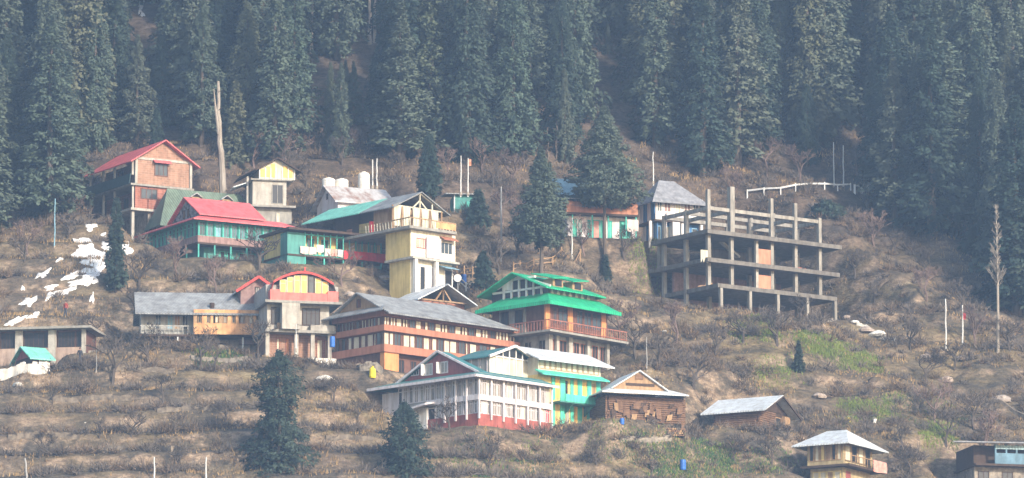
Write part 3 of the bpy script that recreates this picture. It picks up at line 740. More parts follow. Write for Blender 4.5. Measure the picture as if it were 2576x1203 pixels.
for i in range(8):
    a = x0+(x1-x0)*(i+.0)/8; w = (x1-x0)/8
    m = h.mb(); h.fbox(m, 'R', a-.02, a+.34+.1*math.sin(i*2.3), zf+ht*.42, zf+ht*.84, .62, .72, 'ply_orange' if i % 3 else 'tan_wood'); h.put(m, 'board_panel')
    h.window('R', a+.42, a+w-.08, zf+ht*.44, zf+ht*.83, 'tan_wood', ['dark_opening', 'glass', 'curtain', 'curtain_grey'][i % 4], -.60, fw=.05, mull=i % 2)
for u, k in ((372, 'curtain_grey'), (398, 'glass'), (428, 'sky_blue'), (446, 'tan_wood'), (466, 'dark_opening')):
    h.window('R', h.A(u-8), h.A(u+8), zf+.5, ze-.35, 'grey_panel', k, .7, mull=1)
m = h.mb()
for t in np.linspace(.1, x0-.1, 12): m.bar((t, -.05, zf-.05), (t, -.05, zf+.75), .06, 'grey_panel')
m.bar((0, -.05, zf+.75), (x0, -.05, zf+.75), .09, 'grey_panel'); h.put(m, 'gallery_railing')
for u in (400, 447, 520, 611, 655): h.post(h.A(u, .05), .05, -1, zf-.25, 'pole_white' if u in (447, 611) else 'grey_panel', .15)
for u in (365, 418, 560): h.window('R', h.A(u-12, 1.6), h.A(u+12, 1.6), -.5, zf-.6, 'dark_wood', 'dark_opening', 1.6, mull=1)
m = h.mb(); m.tube([h_ for h_ in [(h.A(533, -.2), .25, ze+.25), (h.A(533, -.2), .1, ze+.75)]], [.24, .24], 'dark_wood', 10); h.put(m, 'stove_pipe')

# --- house with the red attic
h = House('red_attic_house', 'concrete house crowned by red attic storey with amber sun-glare panels under arched red eaves', 'house', (670, 899), 13)
Wd, D = h.A(832), 6.5
z1 = h.H(829); z2 = h.H(757)
h.pad(0, Wd, 0, D)
h.box('lower_wall', .2, Wd-.2, 1.2, D, -1, z1-.25, 'brick')
h.box('floor_slab', -.2, Wd+.4, -.4, D, z1-.25, z1, 'concrete')
h.box('upper_wall', .1, Wd-.1, .3, D, z1, z2-.25, 'pale_concrete')
h.box('floor_slab', -.3, Wd+.9, -.9, D, z2-.25, z2, 'concrete')
for u, k in ((672, 0), (745, 0), (786, 0), (829, 0)): h.post(h.A(u, .1), .12, -1, z1-.25, 'pale_concrete', .36)
for u in (727, ): h.post(h.A(u), -.02, z1, z2-.25, 'pale_concrete', 1.7, 'pier')
for u0, u1 in ((683, 730), (761, 806)): h.window('R', h.A(u0), h.A(u1), z1+.55, z2-.5, 'dark_wood', 'dark_opening', .28, mull=3, trans=.7)
m = h.mb(); h.fbox(m, 'R', h.A(697), h.A(730), z1+.02, z1+.65, -.3, .25, 'tan_wood'); h.put(m, 'balcony_board')
m = h.mb(); h.fbox(m, 'R', h.A(780), Wd+.3, z1+.02, z1+.55, -.2, .25, 'pale_concrete'); h.put(m, 'balcony_parapet')
for u0, u1, k in ((694, 704, 'curtain'), (718, 728, 'orange_lit'), (796, 812, 'curtain'), (815, 824, 'tan_wood')):
    h.window('R', h.A(u0, 1.2), h.A(u1, 1.2), -.5, z1-.6, 'red_brick', k, 1.2, mull=0)
m = h.mb(); h.fbox(m, 'R', h.A(775, -1.4), h.A(845, -1.4), -1.2, -.15, 1.2, 1.6, 'white_stone'); m.box(h.A(775, -1.2), h.A(845, -1.2), -1.2, 1.2, -1.2, -.5, 'concrete'); h.put(m, 'terrace_wall')
# attic
x0, x1 = h.A(679, -.8), h.A(850, -.8); zp = h.H(731, x0, -.8)
m = h.mb(); h.fbox(m, 'R', x0+.85, x1-.9, z2, zp-.1, .65, .8, 'coral_paint'); h.put(m, 'parapet')
for a0, a1 in ((x0, x0+.95), (x1-1.0, x1)):
    m = h.mb(); h.fbox(m, 'R', a0, a1, z2, zp+.12, .6, .86, 'coral_paint'); m.box(a0, a1, -.6, .2, z2, zp+.1, 'coral_paint'); h.put(m, 'corner_block')
g0, g1 = h.A(702, -.3), h.A(826, -.3); zg = h.H(697, (g0+g1)/2, -.3); zl = h.H(712, g0, -.3)
h.box('attic_wall', g0-1.2, g1+1.0, .2, D, z2, zl-.1, 'grey_panel')
cz_ = h.H(685, (g0+g1)/2, -.9); sz_ = h.H(709, h.A(688, -.9), -.9)
n = 7
for i in range(n):
    a = g0+(g1-g0)*i/n; b = g0+(g1-g0)*(i+1)/n; t = 1-abs((i+.5)/n*2-1)
    tt = ((a+b)/2-(g0+g1)/2)/((h.A(840, -.9)-h.A(688, -.9))/2); zt = sz_+(cz_-sz_)*(1-abs(tt)**1.9)-.16
    h.window('R', a+.02, b-.02, zp-.25, zt, 'cream_panel' if i != 4 else 'dark_wood', 'amber_board_glare' if i != 4 else 'glass', -.3, fw=.07, mull=0, trans=.74)  # sun glare on the attic glass is put into the amber pane colour
N = 10; arc = []
ua = np.linspace(688, 840, N+1); cz = h.H(685, (g0+g1)/2, -.9); sz = h.H(709, h.A(688, -.9), -.9)
for u in ua:
    t = (u-764)/76; arc.append((h.A(u, -.9), sz+(cz-sz)*(1-abs(t)**1.9)))
m = h.mb()
for (xa, za), (xb, zb_) in zip(arc[:-1], arc[1:]):
    m.slab([(xa, -.6, za), (xb, -.6, zb_), (xb, D, zb_), (xa, D, za)], (0, 0, .1), 'red_roof')
h.put(m, 'roof')
m = h.mb()
for (xa, za), (xb, zb_) in zip(arc[:-1], arc[1:]): m.slab([(xa, -.68, za-.08), (xb, -.68, zb_-.08), (xb, -.68, zb_+.14), (xa, -.68, za+.14)], (0, .07, 0), 'red_paint')
m.bar(((g0+g1)/2, -.66, cz+.1), ((g0+g1)/2, -.66, cz+.5), .14, 'red_paint')
h.put(m, 'fascia')
for s_, xs in ((-1, x0+.15), (1, x1-.15)):
    e = arc[0] if s_ < 0 else arc[-1]
    m = h.mb(); m.slab([(e[0], -.8, e[1]), (xs, -.8, zp+.1), (xs, D*.6, zp+.1), (e[0], D*.6, e[1])], (0, 0, -.1), 'red_paint' if s_ < 0 else 'grey_panel'); h.put(m, 'side_slope')
# red gabled wing to its left
yw = 6.2; w0, w1 = h.A(599, yw), h.A(694, yw); ze = h.H(728, w0, yw); zr = h.H(697, h.A(640, yw), yw)
h.box('wing_wall', w0+.2, w1, yw, yw+4, z1-.5, ze, 'mauve_parapet')
h.gable_wall('R', w0+.1, w1, ze, zr-.1, 'mauve_parapet', yw+.02)
h.gable_roof('y', w0, w1, yw, yw+4, ze, zr, 'pale_roof', ov=.5, oe=.3, name='wing_roof')
mid = (w0+w1)/2
h.bars('barge_board', [((w0-.35, yw-.58, ze-.3), (mid, yw-.58, zr-.05)), ((w1+.35, yw-.58, ze-.3), (mid, yw-.58, zr-.05))], 'red_paint', .24)
h.window('R', h.A(640, yw), h.A(652, yw), ze-.45, ze+.3, 'dark_wood', 'grey_panel', yw, mull=1)

# --- the long orange-brown guest house
h = House('orange_guest_house', 'large two-storey orange-brown lodging house with rows of cream curtained windows under grey tin roof', 'house', (967, 931), 42)
HO = h
Wd, D = h.A(1303), h.B(836)
zw2t = h.H(833); zbb = h.H(882); zbt = h.H(866); zmb = h.H(832); zmt = h.H(817); zw1 = h.H(794); zf = h.H(781)
h.pad(0, Wd, 0, D)
h.box('base_wall', .1, Wd*.95, .6, D-.3, -1.5, zbb-.1, 'brown_frame')
m = h.mb(); m.box(-.02, 1.75, -.03, .6, -1.5, zbb-.1, 'orange_lit'); h.put(m, 'corner_pier')
h.box('core_wall', .25, Wd-.2, .25, D-.2, zbb-.1, zf+.2, 'brown_frame')
for (za, zb_, nm) in ((zbb-.12, zbt, 'lower_band'), (zmb, zmt, 'middle_band'), (zw1-.0, zf+.02, 'frieze')):
    o = .22 if nm != 'frieze' else .1
    m = h.mb(); m.box(-o, Wd+.1, -o, .25, za, zb_, 'terracotta'); m.box(-o, .25, .25, D, za, zb_, 'terracotta'); h.put(m, nm)
T = [(630, 20, 1), (655, 18, 1), (688, 20, 1), (714, 18, 1), (757, 46, 1), (804, 20, 1), (830, 18, 1), (884, 50, 0), (940, 48, 1), (1015, 26, 1), (1066, 48, 0), (1125, 52, 1), (1172, 20, 1),
     (1201, 22, 1), (1256, 48, 0), (1312, 52, 1), (1360, 20, 1), (1388, 24, 1), (1440, 50, 0), (1505, 48, 1), (1553, 22, 1), (1581, 22, 1), (1640, 46, 0), (1683, 22, 1), (1712, 22, 1), (1744, 24, 2), (1774, 22, 1), (1808, 22, 1), (1838, 18, 1)]
for X, w, k in T:
    a0 = h.A(c4(X-w/2, 0)[0], -.05); a1 = h.A(c4(X+w/2, 0)[0], -.05)
    h.window('R', a0-.03, a1+.03, zmt+.03, zw1-.03, 'brown_frame', ['glass', 'curtain', 'curtain_grey'][k], .23, fw=.055, mull=1 if w > 44 and not k else 0)
T = [(640, 44, 1), (687, 34, 1), (745, 60, 0), (828, 56, 1), (884, 44, 1), (950, 56, 0), (1015, 52, 1), (1090, 40, 1), (1150, 50, 0), (1207, 50, 1), (1268, 60, 1), (1350, 60, 0), (1395, 16, 1), (1455, 60, 1), (1550, 70, 0), (1640, 50, 1), (1720, 50, 0), (1800, 50, 1)]
for X, w, k in T:
    a0 = h.A(c4(X-w/2, 0)[0], -.05); a1 = h.A(c4(X+w/2, 0)[0], -.05)
    h.window('R', a0-.03, a1+.03, zbt+.03, zmb-.06, 'brown_frame', ['glass', 'curtain', 'curtain_grey'][k], .23, fw=.06, mull=1 if w > 44 and not k else 0)
for X, w, k in ((590, 45, 1), (535, 45, 0), (500, 20, 1), (455, 58, 1), (390, 45, 1), (325, 58, 1), (265, 36, 1), (205, 40, 0), (150, 40, 0)):
    b0 = h.B(c4(X+w/2, 0)[0]); b1 = h.B(c4(X-w/2, 0)[0])
    h.window('L', max(b0, .35), min(b1, D-.2), zbt+.03, zmb-.06, 'brown_frame', ['glass', 'curtain', 'curtain_grey'][k], .23, fw=.06, mull=0)
for X, w, k in ((535, 26, 1), (495, 26, 0), (470, 20, 1), (445, 20, 1), (410, 20, 1), (383, 20, 1), (340, 36, 0), (287, 18, 2), (258, 18, 2), (228, 18, 2), (196, 18, 2), (160, 30, 0)):
    b0 = h.B(c4(X+w/2, 0)[0]); b1 = h.B(c4(X-w/2, 0)[0])
    h.window('L', b0, b1, zmt+.03, zw1-.03, 'brown_frame', ['glass', 'curtain', 'curtain_grey'][k], .23, fw=.05, mull=0)
ze = h.H(779, -.8, -.8); zr = h.H(737, .2, D/2)
h.gable_roof('x', .2, h.A(1290, -.8), 0, D, ze+.3, zr, 'grey_roof', ov=.55, oe=1.0, hip=(0, 4.2))
h.gable_wall('L', .0, D, ze+.3, zr-.14, 'tan_wood', .05)
m = h.mb(); m.slab([(-1.15, -1.0, ze-.02), (-1.15, D+.6, ze-.02), (.1, D-.3, ze+.62), (.1, .15, ze+.62)], (0, 0, -.1), 'grey_roof'); h.put(m, 'skirt_roof')
h.window('L', D/2-.3, D/2+.3, ze+.8, ze+1.6, 'dark_wood', 'glass', .05, mull=1)
for t in np.linspace(.1, .95, 6): h.post(Wd*t, -.32, zf-.25, zf-.02, 'terracotta', .2, 'bracket')
for u in (1009, 1040, 1075): h.window('R', h.A(u-8, .6), h.A(u+8, .6), -.8, zbb-.5, 'brown_frame', 'dark_opening', .6, mull=1)
m = h.mb(); m.box(-2.8, -.2, 2.0, 2.3, -1.2, -.2, 'white_stone'); h.put(m, 'garden_wall')

# --- the emerald-roofed house
h = House('emerald_roof_house', 'tall house with two-tiered emerald green roof, white lattice gable and orange lit upper gallery', 'house', (1380, 938), 48)
HE = h
Wd, D = h.A(1535), h.B(1235)
zs = h.H(832); ze = h.H(759); zst = h.H(739)
h.pad(0, Wd, 0, D)
h.box('lower_wall', .5, Wd-.2, .5, D, -1.5, zs-.25, 'grey_panel')
h.box('floor_slab', -1.0, Wd+1.4, -1.1, D, zs-.25, zs-.05, 'concrete')
h.box('upper_wall', .2, Wd-.1, .25, D, zs, ze+.5, 'brown_frame')
m = h.mb(); h.fbox(m, 'L', 3.0, D-1, zs, ze+.1, -.1, .12, 'concrete', .2); h.put(m, 'side_wall')
for X in (905, 985, 1110, 1300, 1500): h.post(h.A(c6(X, 0)[0], .3), .35, -1.5, zs-.25, 'pale_concrete', .5 if X in (905, 1110) else .35)
for X0, X1 in ((940, 975), (1005, 1080), (1150, 1210), (1220, 1285), (1340, 1400), (1420, 1480)):
    h.window('R', h.A(c6(X0, 0)[0], .5), h.A(c6(X1, 0)[0], .5), -.3, zs-.6, 'terracotta', 'dark_opening', .5, mull=1, fw=.07)
for b in (1.2, 3.0, 4.8): h.window('L', b-.5, b+.5, -.2, zs-.7, 'concrete', 'glass', .5, mull=1)
for b in (3.8, 5.6): h.window('L', b-.5, b+.5, zs+.9, ze-.4, 'dark_wood', 'dark_opening', .07, mull=1)
for X, w in ((910, 44), (1138, 54), (1480, 50)):
    m = h.mb(); a0, a1 = h.A(c6(X-w/2, 0)[0]), h.A(c6(X+w/2, 0)[0]); h.fbox(m, 'R', a0, a1, zs, ze-.1, -.2, .02, 'orange_lit', .25); h.put(m, 'sunlit_panel')  # sunlight on these panels is put into their orange colour
for X0, X1 in ((715, 790), (800, 880), (945, 985), (1000, 1095), (1185, 1250), (1260, 1340), (1345, 1440)):
    a0, a1 = h.A(c6(X0, 0)[0], .2), h.A(c6(X1, 0)[0], .2)
    if a0 > .3: h.window('R', a0, a1, zs+.8, ze-.3, 'brown_frame', 'glass', .25, mull=1, trans=.7)
m = h.mb()
for t in np.linspace(-.9, Wd+1.2, 34): m.bar((t, -1.0, zs-.05), (t, -1.0, zs+.85), .05, 'red_brick')
m.bar((-.95, -1.0, zs+.87), (Wd+1.3, -1.0, zs+.87), .09, 'red_brick'); m.bar((-.95, -1.0, zs+.1), (Wd+1.3, -1.0, zs+.1), .07, 'red_brick')
for t in np.linspace(-.9, 4, 14): m.bar((-.95, t, zs-.05), (-.95, t, zs+.85), .05, 'red_brick')
m.bar((-.95, -1, zs+.87), (-.95, 4, zs+.87), .08, 'red_brick'); h.put(m, 'balcony_railing')
h.skirt(-1.1, h.A(1563, -1.1), -1.1, D+1, .9, Wd-.6, .9, D-.6, ze-.14, zst+.30, 'green_roof')
m = h.mb(); m.box(-1.12, h.A(1563, -1.1), -1.16, -1.06, ze-.44, ze-.10, 'green_roof'); m.box(-1.17, -1.07, -1.06, D+1, ze-.44, ze-.1, 'green_roof'); h.put(m, 'fascia')
ga, gb = .5, 8.4; zg = zst
zr = h.H(686, .2, 4.3); z_e = h.H(719, .3, 0)
zk = z_e+.15
h.box('attic_wall', 1.3, h.A(1500, 1), 1.1, 7.8, zst-.2, zk, 'grey_panel')
h.gable_wall('L', ga+.4, gb-.4, zk, zr-.35, 'dark_opening', .9, zmin=zst-.3)
lat = []
X = .82
for b in (1.6, 2.6, 3.5, 4.45, 5.4, 6.4):
    zt = zk+(zr-.35-zk)*max(0, 1-abs(b-4.45)/3.6)
    lat.append(((X, b, zst-.1), (X, b, max(zt, zk))))
lat += [((X, 1.0, zk-.05), (X, 7.8, zk-.05)), ((X, 2.4, zk+1.05), (X, 6.0, zk+1.05)), ((X, ga, zk), (X, 4.45, zr-.3)), ((X, gb, zk), (X, 4.45, zr-.3))]
h.bars('gable_lattice', lat, 'white_paint', .19)
m = h.mb(); m.box(X-.05, X+.02, 5.6, 6.6, zk+.1, zk+1.0, 'white_paint'); h.put(m, 'lattice_panel')
xe = h.A(1506, .2)
h.gable_roof('x', .6, xe, ga, gb, z_e+.05, zr, 'green_roof', ov=.9, oe=.5, hip=(0, 1.6))
for t in np.linspace(1.6, xe-.6, 7):
    m = h.mb(); m.slab([(t-.35, .95, zst), (t+.35, .95, zst), (t, .95, zst+.95)], (0, .1, 0), 'white_paint'); h.put(m, 'white_strut')
sl = (zr-z_e)/((gb-ga)/2)
for X_ in (860, 1060):
    x = h.A(c6(X_, 0)[0], 2.2); zc = z_e+sl*1.7
    d = h.mb(); d.box(x-.2, x+1.25, 1.0, 2.2, zc-.75, zc+.28, 'tan_wood'); d = h.put(d, 'dormer')
    m = MB(); m.slab([(x-.7, .5, zc+.12), (x+1.6, .5, zc+.42), (x+1.6, 3.4, zc+1.1), (x-.7, 3.4, zc+.85)], (0, 0, .1), 'green_roof'); m.build('dormer_roof', d)
    m = MB(); m.box(x+.1, x+1.0, .95, 1.02, zc-.4, zc+.2, 'dark_opening'); m.build('window', d)

# --- white panelled house
WHY = hit(1203, 1071, base_z).y-3.5
h = House('white_panel_house', 'large white-panelled house on red plinth with teal skirt roof and maroon gable', 'house', (1203, 1071), 46, y=WHY)
HW = h
Wd, D = h.A(1386), h.B(998)
zp = h.H(1039); zr2 = h.H(1006); zb0 = h.H(1005); zb1 = h.H(992); ze = h.H(940, -.6, -.6); zt = h.H(949)
h.pad(0, Wd, 0, D)
h.box('plinth', 0, Wd, 0, D-4, -1.5, zp, 'plinth_red')
h.box('wall', .2, Wd-.2, .2, D, zp-.8, ze+.3, 'grey_panel')
nR, nL = 15, 15
for (za, zb_) in ((zp+.02, zb0), (zb1, zt)):
    for i in range(nR):
        a0 = Wd*i/nR; a1 = Wd*(i+1)/nR
        k = 'pane_beige' if (i*7+int(za)) % 4 else 'cream_panel'
        if za > zp+1 and i in (7, ): k = 'lilac_white'
        if za < zp+1 and i == 14: k = 'cloth_red'
        h.window('R', a0+.05, a1-.03, za, zb_, 'lilac_white', k, .17, fw=.075, mull=1, trans=.76)
    for i in range(nL):
        b0 = D*i/nL; b1 = D*(i+1)/nL
        if za < zp+1 and i > 7: continue
        k = 'pane_beige' if (i*5+int(za)) % 4 else 'curtain_grey'
        h.window('L', b0+.08, b1-.03, za, zb_, 'lilac_white', k if not (za > zp+1 and i == nL-1) else 'dark_opening', .17, fw=.09, mull=i % 2, trans=.76)
m = h.mb(); m.box(-.12, Wd+.05, -.12, .2, zb0, zb1, 'lilac_white'); m.box(-.12, .2, .2, D*.62, zb0, zb1, 'lilac_white'); h.put(m, 'middle_band')
m = h.mb(); m.box(-.05, Wd, -.05, .2, zt, ze+.1, 'lilac_white'); m.box(-.05, .2, .2, D, zt, ze+.1, 'lilac_white'); h.put(m, 'top_band')
for i in range(7):
    x = Wd*i/6; h.post(min(max(x, .0), Wd), -.1, zp-.5, zt, 'lilac_white', .16)
for i in (2, 4, 6): h.post(-.1, D*i/15*1.0, zp-.5, zt, 'lilac_white', .16)
m = h.mb(); m.slab([(-1.4, D*.52, zb0-.1), (-1.4, D*.78, zb0-.45), (.1, D*.78, zb0-.2), (.1, D*.52, zb0+.2)], (0, 0, .18), 'lilac_white'); h.put(m, 'porch_roof')
h.window('L', D*.53, D*.62, -.6, zb0-.2, 'lilac_white', 'dark_opening', .1, mull=0)
m = h.mb(); m.box(-.1, .3, D*.62, D*.78, -.5, zb0-.1, 'white_paint'); h.put(m, 'porch_wall')
h.box('side_porch', .3, 2.2, D+.1, D+2.2, zb0-1, ze-.5, 'lilac_white')
zi = ze+.6
h.skirt(-.85, Wd+.5, -.5, D+3.0, 1.25, Wd-.4, .9, D+1.5, ze-.05, zi, 'teal_roof')
m = h.mb(); m.box(-.87, Wd+.52, -.58, -.48, ze-.26, ze-.03, 'lilac_white'); m.box(-.93, -.83, -.48, D+3.0, ze-.28, ze-.03, 'lilac_white'); h.put(m, 'fascia')
g0, g1 = .9, D+.9; zr = h.H(883, 1.0, (g0+g1)/2); z_e = zi-.1
h.gable_wall('L', g0, g1, z_e, zr-.1, 'maroon', 1.3)
h.gable_roof('x', 1.3, 2.1, g0, g1, z_e, zr, 'teal_roof', ov=.35, oe=.35)
mid = (g0+g1)/2
h.bars('barge_board', [((.9, g0-.35, z_e-.2), (.9, mid, zr-.02)), ((.9, g1+.35, z_e-.2), (.9, mid, zr-.02))], 'lilac_white', .18)
for X_ in (668, 815):
    b = h.B(c5(X_, 0)[0], 1.25); h.window('L', b-.55, b+.4, z_e+.35, z_e+1.45, 'lilac_white', 'grey_panel', 1.3, fw=.1, mull=1)
    m = h.mb(); m.box(.75, 1.28, b+.4, b+.48, z_e+.35, z_e+1.4, 'white_paint'); h.put(m, 'open_shutter')
b = h.B(c5(540, 0)[0], 1.25); h.window('L', b-.5, b+.5, z_e+.5, z_e+1.1, 'lilac_white', 'glass', 1.3, mull=2)
# cream gabled attic standing on it
yc = 3.4; x0, x1 = h.A(1231, yc), h.A(1346, yc); za = zi-.4; zec = h.H(893, x0, yc); zrc = h.H(872, h.A(1290, yc), yc)
h.box('attic_wall', x0, x1, yc, yc+4.6, za, zec, 'cream_panel')
h.gable_wall('R', x0, x1, zec, zrc-.1, 'dark_opening', yc+.02)
h.gable_roof('y', x0, x1, yc, yc+4.6, zec, zrc, 'teal_roof', ov=.35, oe=.35, name='attic_roof')
mid = (x0+x1)/2
h.bars('barge_board', [((x0-.4, yc-.4, zec-.18), (mid, yc-.4, zrc)), ((x1+.4, yc-.4, zec-.18), (mid, yc-.4, zrc))], 'white_paint', .22)
m = h.mb()
for t in np.linspace(0, 1, 8):
    x = x0+(x1-x0)*t; zt_ = zec+(zrc-zec)*(1-abs(t*2-1)); m.bar((x, yc-.04, za), (x, yc-.04, max(zt_-.15, zec)), .09, 'white_paint')
m.bar((x0, yc-.05, zec-.03), (x1, yc-.05, zec-.03), .12, 'white_paint'); h.put(m, 'timber_frame')
for i in range(4): h.window('L', yc+.25+i*1.1, yc+1.2+i*1.1, za+.9, zec-.1, 'lilac_white', 'curtain_grey', x0, fw=.07, mull=0)

# --- turquoise and yellow house
h = House('turquoise_yellow_house', 'tall narrow house striped in turquoise and yellow with cream top storey and balcony', 'house', (1509, 1088), 40, anchor_u=1352, y=WHY+13.2)
HQ = h
Wd, D = h.A(1509), 6.0
def HR(v): return h.H(v, Wd, 0)
z1, z2, z3, z4 = HR(1030), HR(1006), HR(960), HR(916)
h.pad(2.2, Wd+.5, -8, D)
h.box('lower_wall', .1, Wd, 0, D, -2, z1, 'yellow_wall')
h.box('middle_wall', .1, Wd, 0, D, z1, z3, 'yellow_board')
h.box('top_wall', .1, Wd+.1, 0, D, z3, z4, 'cream_panel')
for X, w in ((1865, 30), (1955, 46), (2045, 30), (2120, 40), (2210, 40), (2300, 44)):
    a0, a1 = h.A(c5(X-w/2, 0)[0]), h.A(c5(X+w/2, 0)[0])
    m = h.mb(); h.fbox(m, 'R', a0, min(a1, Wd+.03), -1.5, z1, 0, .08, 'teal_bright'); h.put(m, 'turquoise_pilaster')
    m = h.mb(); h.fbox(m, 'R', a0, min(a1, Wd+.03), z2-.5, z3-.1, 0, .08, 'teal_bright'); h.put(m, 'turquoise_pilaster')
for X0, X1, k in ((1885, 1930, 'amber_board_glare'), (1972, 2008, 'dark_opening'), (2060, 2095, 'amber_board_glare'), (2142, 2188, 'amber_board_glare'), (2232, 2276, 'tan_wood')):
    h.window('R', h.A(c5(X0, 0)[0]), h.A(c5(X1, 0)[0]), z2-.3, z3-.25, 'yellow_board', k, 0, fw=.06, mull=0)
for X0, X1, k in ((1982, 2022, 'curtain_grey'), (2068, 2098, 'amber_board_glare'), (2150, 2185, 'yellow_board'), (2232, 2274, 'curtain_grey')):
    h.window('R', h.A(c5(X0, 0)[0]), h.A(c5(X1, 0)[0]), -.4, z1-.2, 'yellow_board', k, 0, fw=.06, mull=0)
m = h.mb(); h.fbox(m, 'R', h.A(c5(1985, 0)[0]), h.A(c5(2310, 0)[0]), -1.5, -.45, 0, .06, 'teal_bright'); h.put(m, 'wall_panel')
bx0, bx1 = h.A(c5(1900, 0)[0], -1), h.A(1543, -1)
m = h.mb(); m.box(bx0, bx1, -1.5, 0, z1+.0, z1+.12, 'teal_wall'); h.put(m, 'balcony_floor')
m = h.mb(); m.box(bx0+.6, bx1, -1.56, -1.46, z1+.1, z2-.1, 'teal_bright'); m.box(bx1-.1, bx1, -1.46, 0, z1+.1, z2-.1, 'teal_bright'); h.put(m, 'balcony_parapet')
for t in (.25, .6, .95):
    x = bx0+(bx1-bx0)*t; m = h.mb(); m.slab([(x, 0, z1), (x, -1.4, z1), (x, 0, z1-.9)], (.1, 0, 0), 'teal_wall'); h.put(m, 'bracket')
m = h.mb(); m.slab([(-.3, -1.1, z3-.05), (Wd+.3, -1.1, z3-.05), (Wd+.2, 0, z3+.45), (-.3, 0, z3+.45)], (0, 0, -.12), 'teal_bright'); h.put(m, 'skirt_roof')
for i in range(11):
    a = .25+(Wd-.3)*i/11; h.window('R', a, a+(Wd-.3)/11-.08, z3+.55, z4-.1, 'tan_wood', 'cream_panel', 0, fw=.05, mull=0)
zr = z4+1.3
h.gable_roof('x', .2, Wd+.3, 0, D, z4+.05, zr, 'pale_roof', ov=.8, oe=.9)
h.gable_wall('L', 0, D, z4, zr-.1, 'cream_panel', .2)

# --- slate roofed blue house and the long house beside it
h = House('slate_roof_house', 'white and blue painted house with grey pyramidal slate roof', 'house', (1647, 600), 24)
HB = h
Wd, D = h.A(1768), h.B(1606)
ze = h.H(494); zf = h.H(553)
h.pad(0, Wd, 0, D, bl=1.6, m=.2)
h.box('lower_wall', .5, Wd-.2, .5, D, -1, zf-.15, 'blue_paint')
h.box('floor_slab', -.1, Wd, -.2, D, zf-.15, zf+.05, 'dark_wood')
h.box('upper_wall', .2, Wd-.2, .2, D, zf, ze+.1, 'lilac_white')
m = h.mb(); h.fbox(m, 'R', 0, Wd, ze-.45, ze, -.1, .05, 'white_paint'); h.put(m, 'top_beam')
for X, w in ((1140, 70), (1265, 110), (1470, 100)):
    m = h.mb(); h.fbox(m, 'R', h.A(c8(X-w/2, 0)[0]), h.A(c8(X+w/2, 0)[0]), zf+.05, zf+.85, .02, .12, 'white_paint'); h.put(m, 'balcony_panel')
for X, k in ((1060, 'white_paint'), (1200, 'lilac_white'), (1290, 'white_paint'), (1360, 'white_paint'), (1410, 'sky_blue'), (1540, 'white_paint')):
    h.post(h.A(c8(X, 0)[0]), .02, -1, zf-.15, k, .26 if X != 1290 else .8)
for i, (u0, u1) in enumerate(((1655, 1668), (1672, 1690), (1700, 1715), (1722, 1740), (1745, 1760))):
    h.window('R', h.A(u0), h.A(u1), zf+.9, ze-.5, 'white_paint', ['glass', 'mauve_parapet', 'curtain', 'mauve_parapet', 'glass'][i], .2, mull=1)
    h.window('R', h.A(u0), h.A(u1), -.5, zf-.5, 'sky_blue', ['glass', 'curtain', 'dark_opening', 'glass', 'dark_opening'][i], .5, mull=0)
for b, k in ((.25, 'blue_paint'), (1.2, 'white_paint'), (2.1, 'blue_paint'), (3.0, 'white_paint')):
    m = h.mb(); h.fbox(m, 'L', b, b+.75, zf+.05, ze, .02, .12, k, .2); h.put(m, 'side_panel')
    m = h.mb(); h.fbox(m, 'L', b, b+.7, -1, zf-.2, .02, .12, k, .5); h.put(m, 'side_panel')
zr = h.H(455, h.A(1672, D*.5), D*.5)
h.gable_roof('x', 0, Wd, 0, D, ze+.05, zr, 'slate_roof', ov=.5, oe=.6, hip=(1.9, 2.8))

h = House('salmon_band_house', 'long house half hidden by a conifer, salmon upper band above turquoise and white doors', 'house', (1427, 594), 14)
Wd, D = h.A(1604), 5
zf = h.H(534); ze = h.H(507)
h.pad(0, Wd, 0, D, bl=1.6, m=.2)
h.box('lower_wall', .2, Wd, .8, D, -1, zf-.15, 'lilac_white')
h.box('floor_slab', -.2, Wd+.1, -.2, D, zf-.2, zf, 'dark_wood')
m = h.mb(); m.box(-.1, Wd, -.1, .3, zf, ze, 'salmon'); h.put(m, 'upper_band')
h.box('upper_wall', 0, Wd-.1, .3, D, zf, ze+.2, 'salmon')
for X0, X1, k in ((320, 370, 'teal_bright'), (385, 412, 'white_paint'), (470, 500, 'turquoise'), (520, 585, 'cloth_pink'), (590, 612, 'teal_bright'), (672, 700, 'teal_bright'), (770, 822, 'teal_bright'), (832, 872, 'turquoise')):
    h.window('R', h.A(c8(X0, 0)[0], .8), h.A(c8(X1, 0)[0], .8), -.6, zf-.55, 'turquoise', k, .8, mull=0)
for u in (1440, 1490, 1530, 1575, 1600): h.post(h.A(u), .0, -1, zf-.2, 'turquoise', .13)
m = h.mb(); m.slab([(-.4, -.5, ze+.2), (Wd+.2, -.5, ze+.2), (Wd+.2, D, ze+.95), (-.4, D, ze+.95)], (0, 0, .1), 'grey_roof'); h.put(m, 'roof')
for i, u in enumerate((1586, 1600)):
    hang(h, u-8, u+6, zf-.5, 1.2, 'cloth_white', 'hanging_sheet', ['pale washing hung beside the turquoise doors of the salmon-banded house', 'narrow pale washing hung next to the blue corner wall'][i], 'washing', 'washing at the salmon-banded house', o=.1, seed=20+i)

h = House('pale_blue_shed', 'shed with faded pale blue tin roof glimpsed between the two big conifers', 'shed', (1405, 512), 18, y=621)
Wd, D = h.A(1500), 4
h.pad(0, Wd, 0, D, bl=1.6, m=.2); ze = h.H(482)
h.box('wall', .1, Wd-.1, .2, D, -1, ze, 'grey_panel')
h.gable_roof('x', 0, Wd, 0, D, ze, ze+1.7, 'blue_roof', ov=.4, oe=.4)
h.window('R', 1.5, 2.4, .2, 1.0, 'white_paint', 'glass', .2, mull=1)

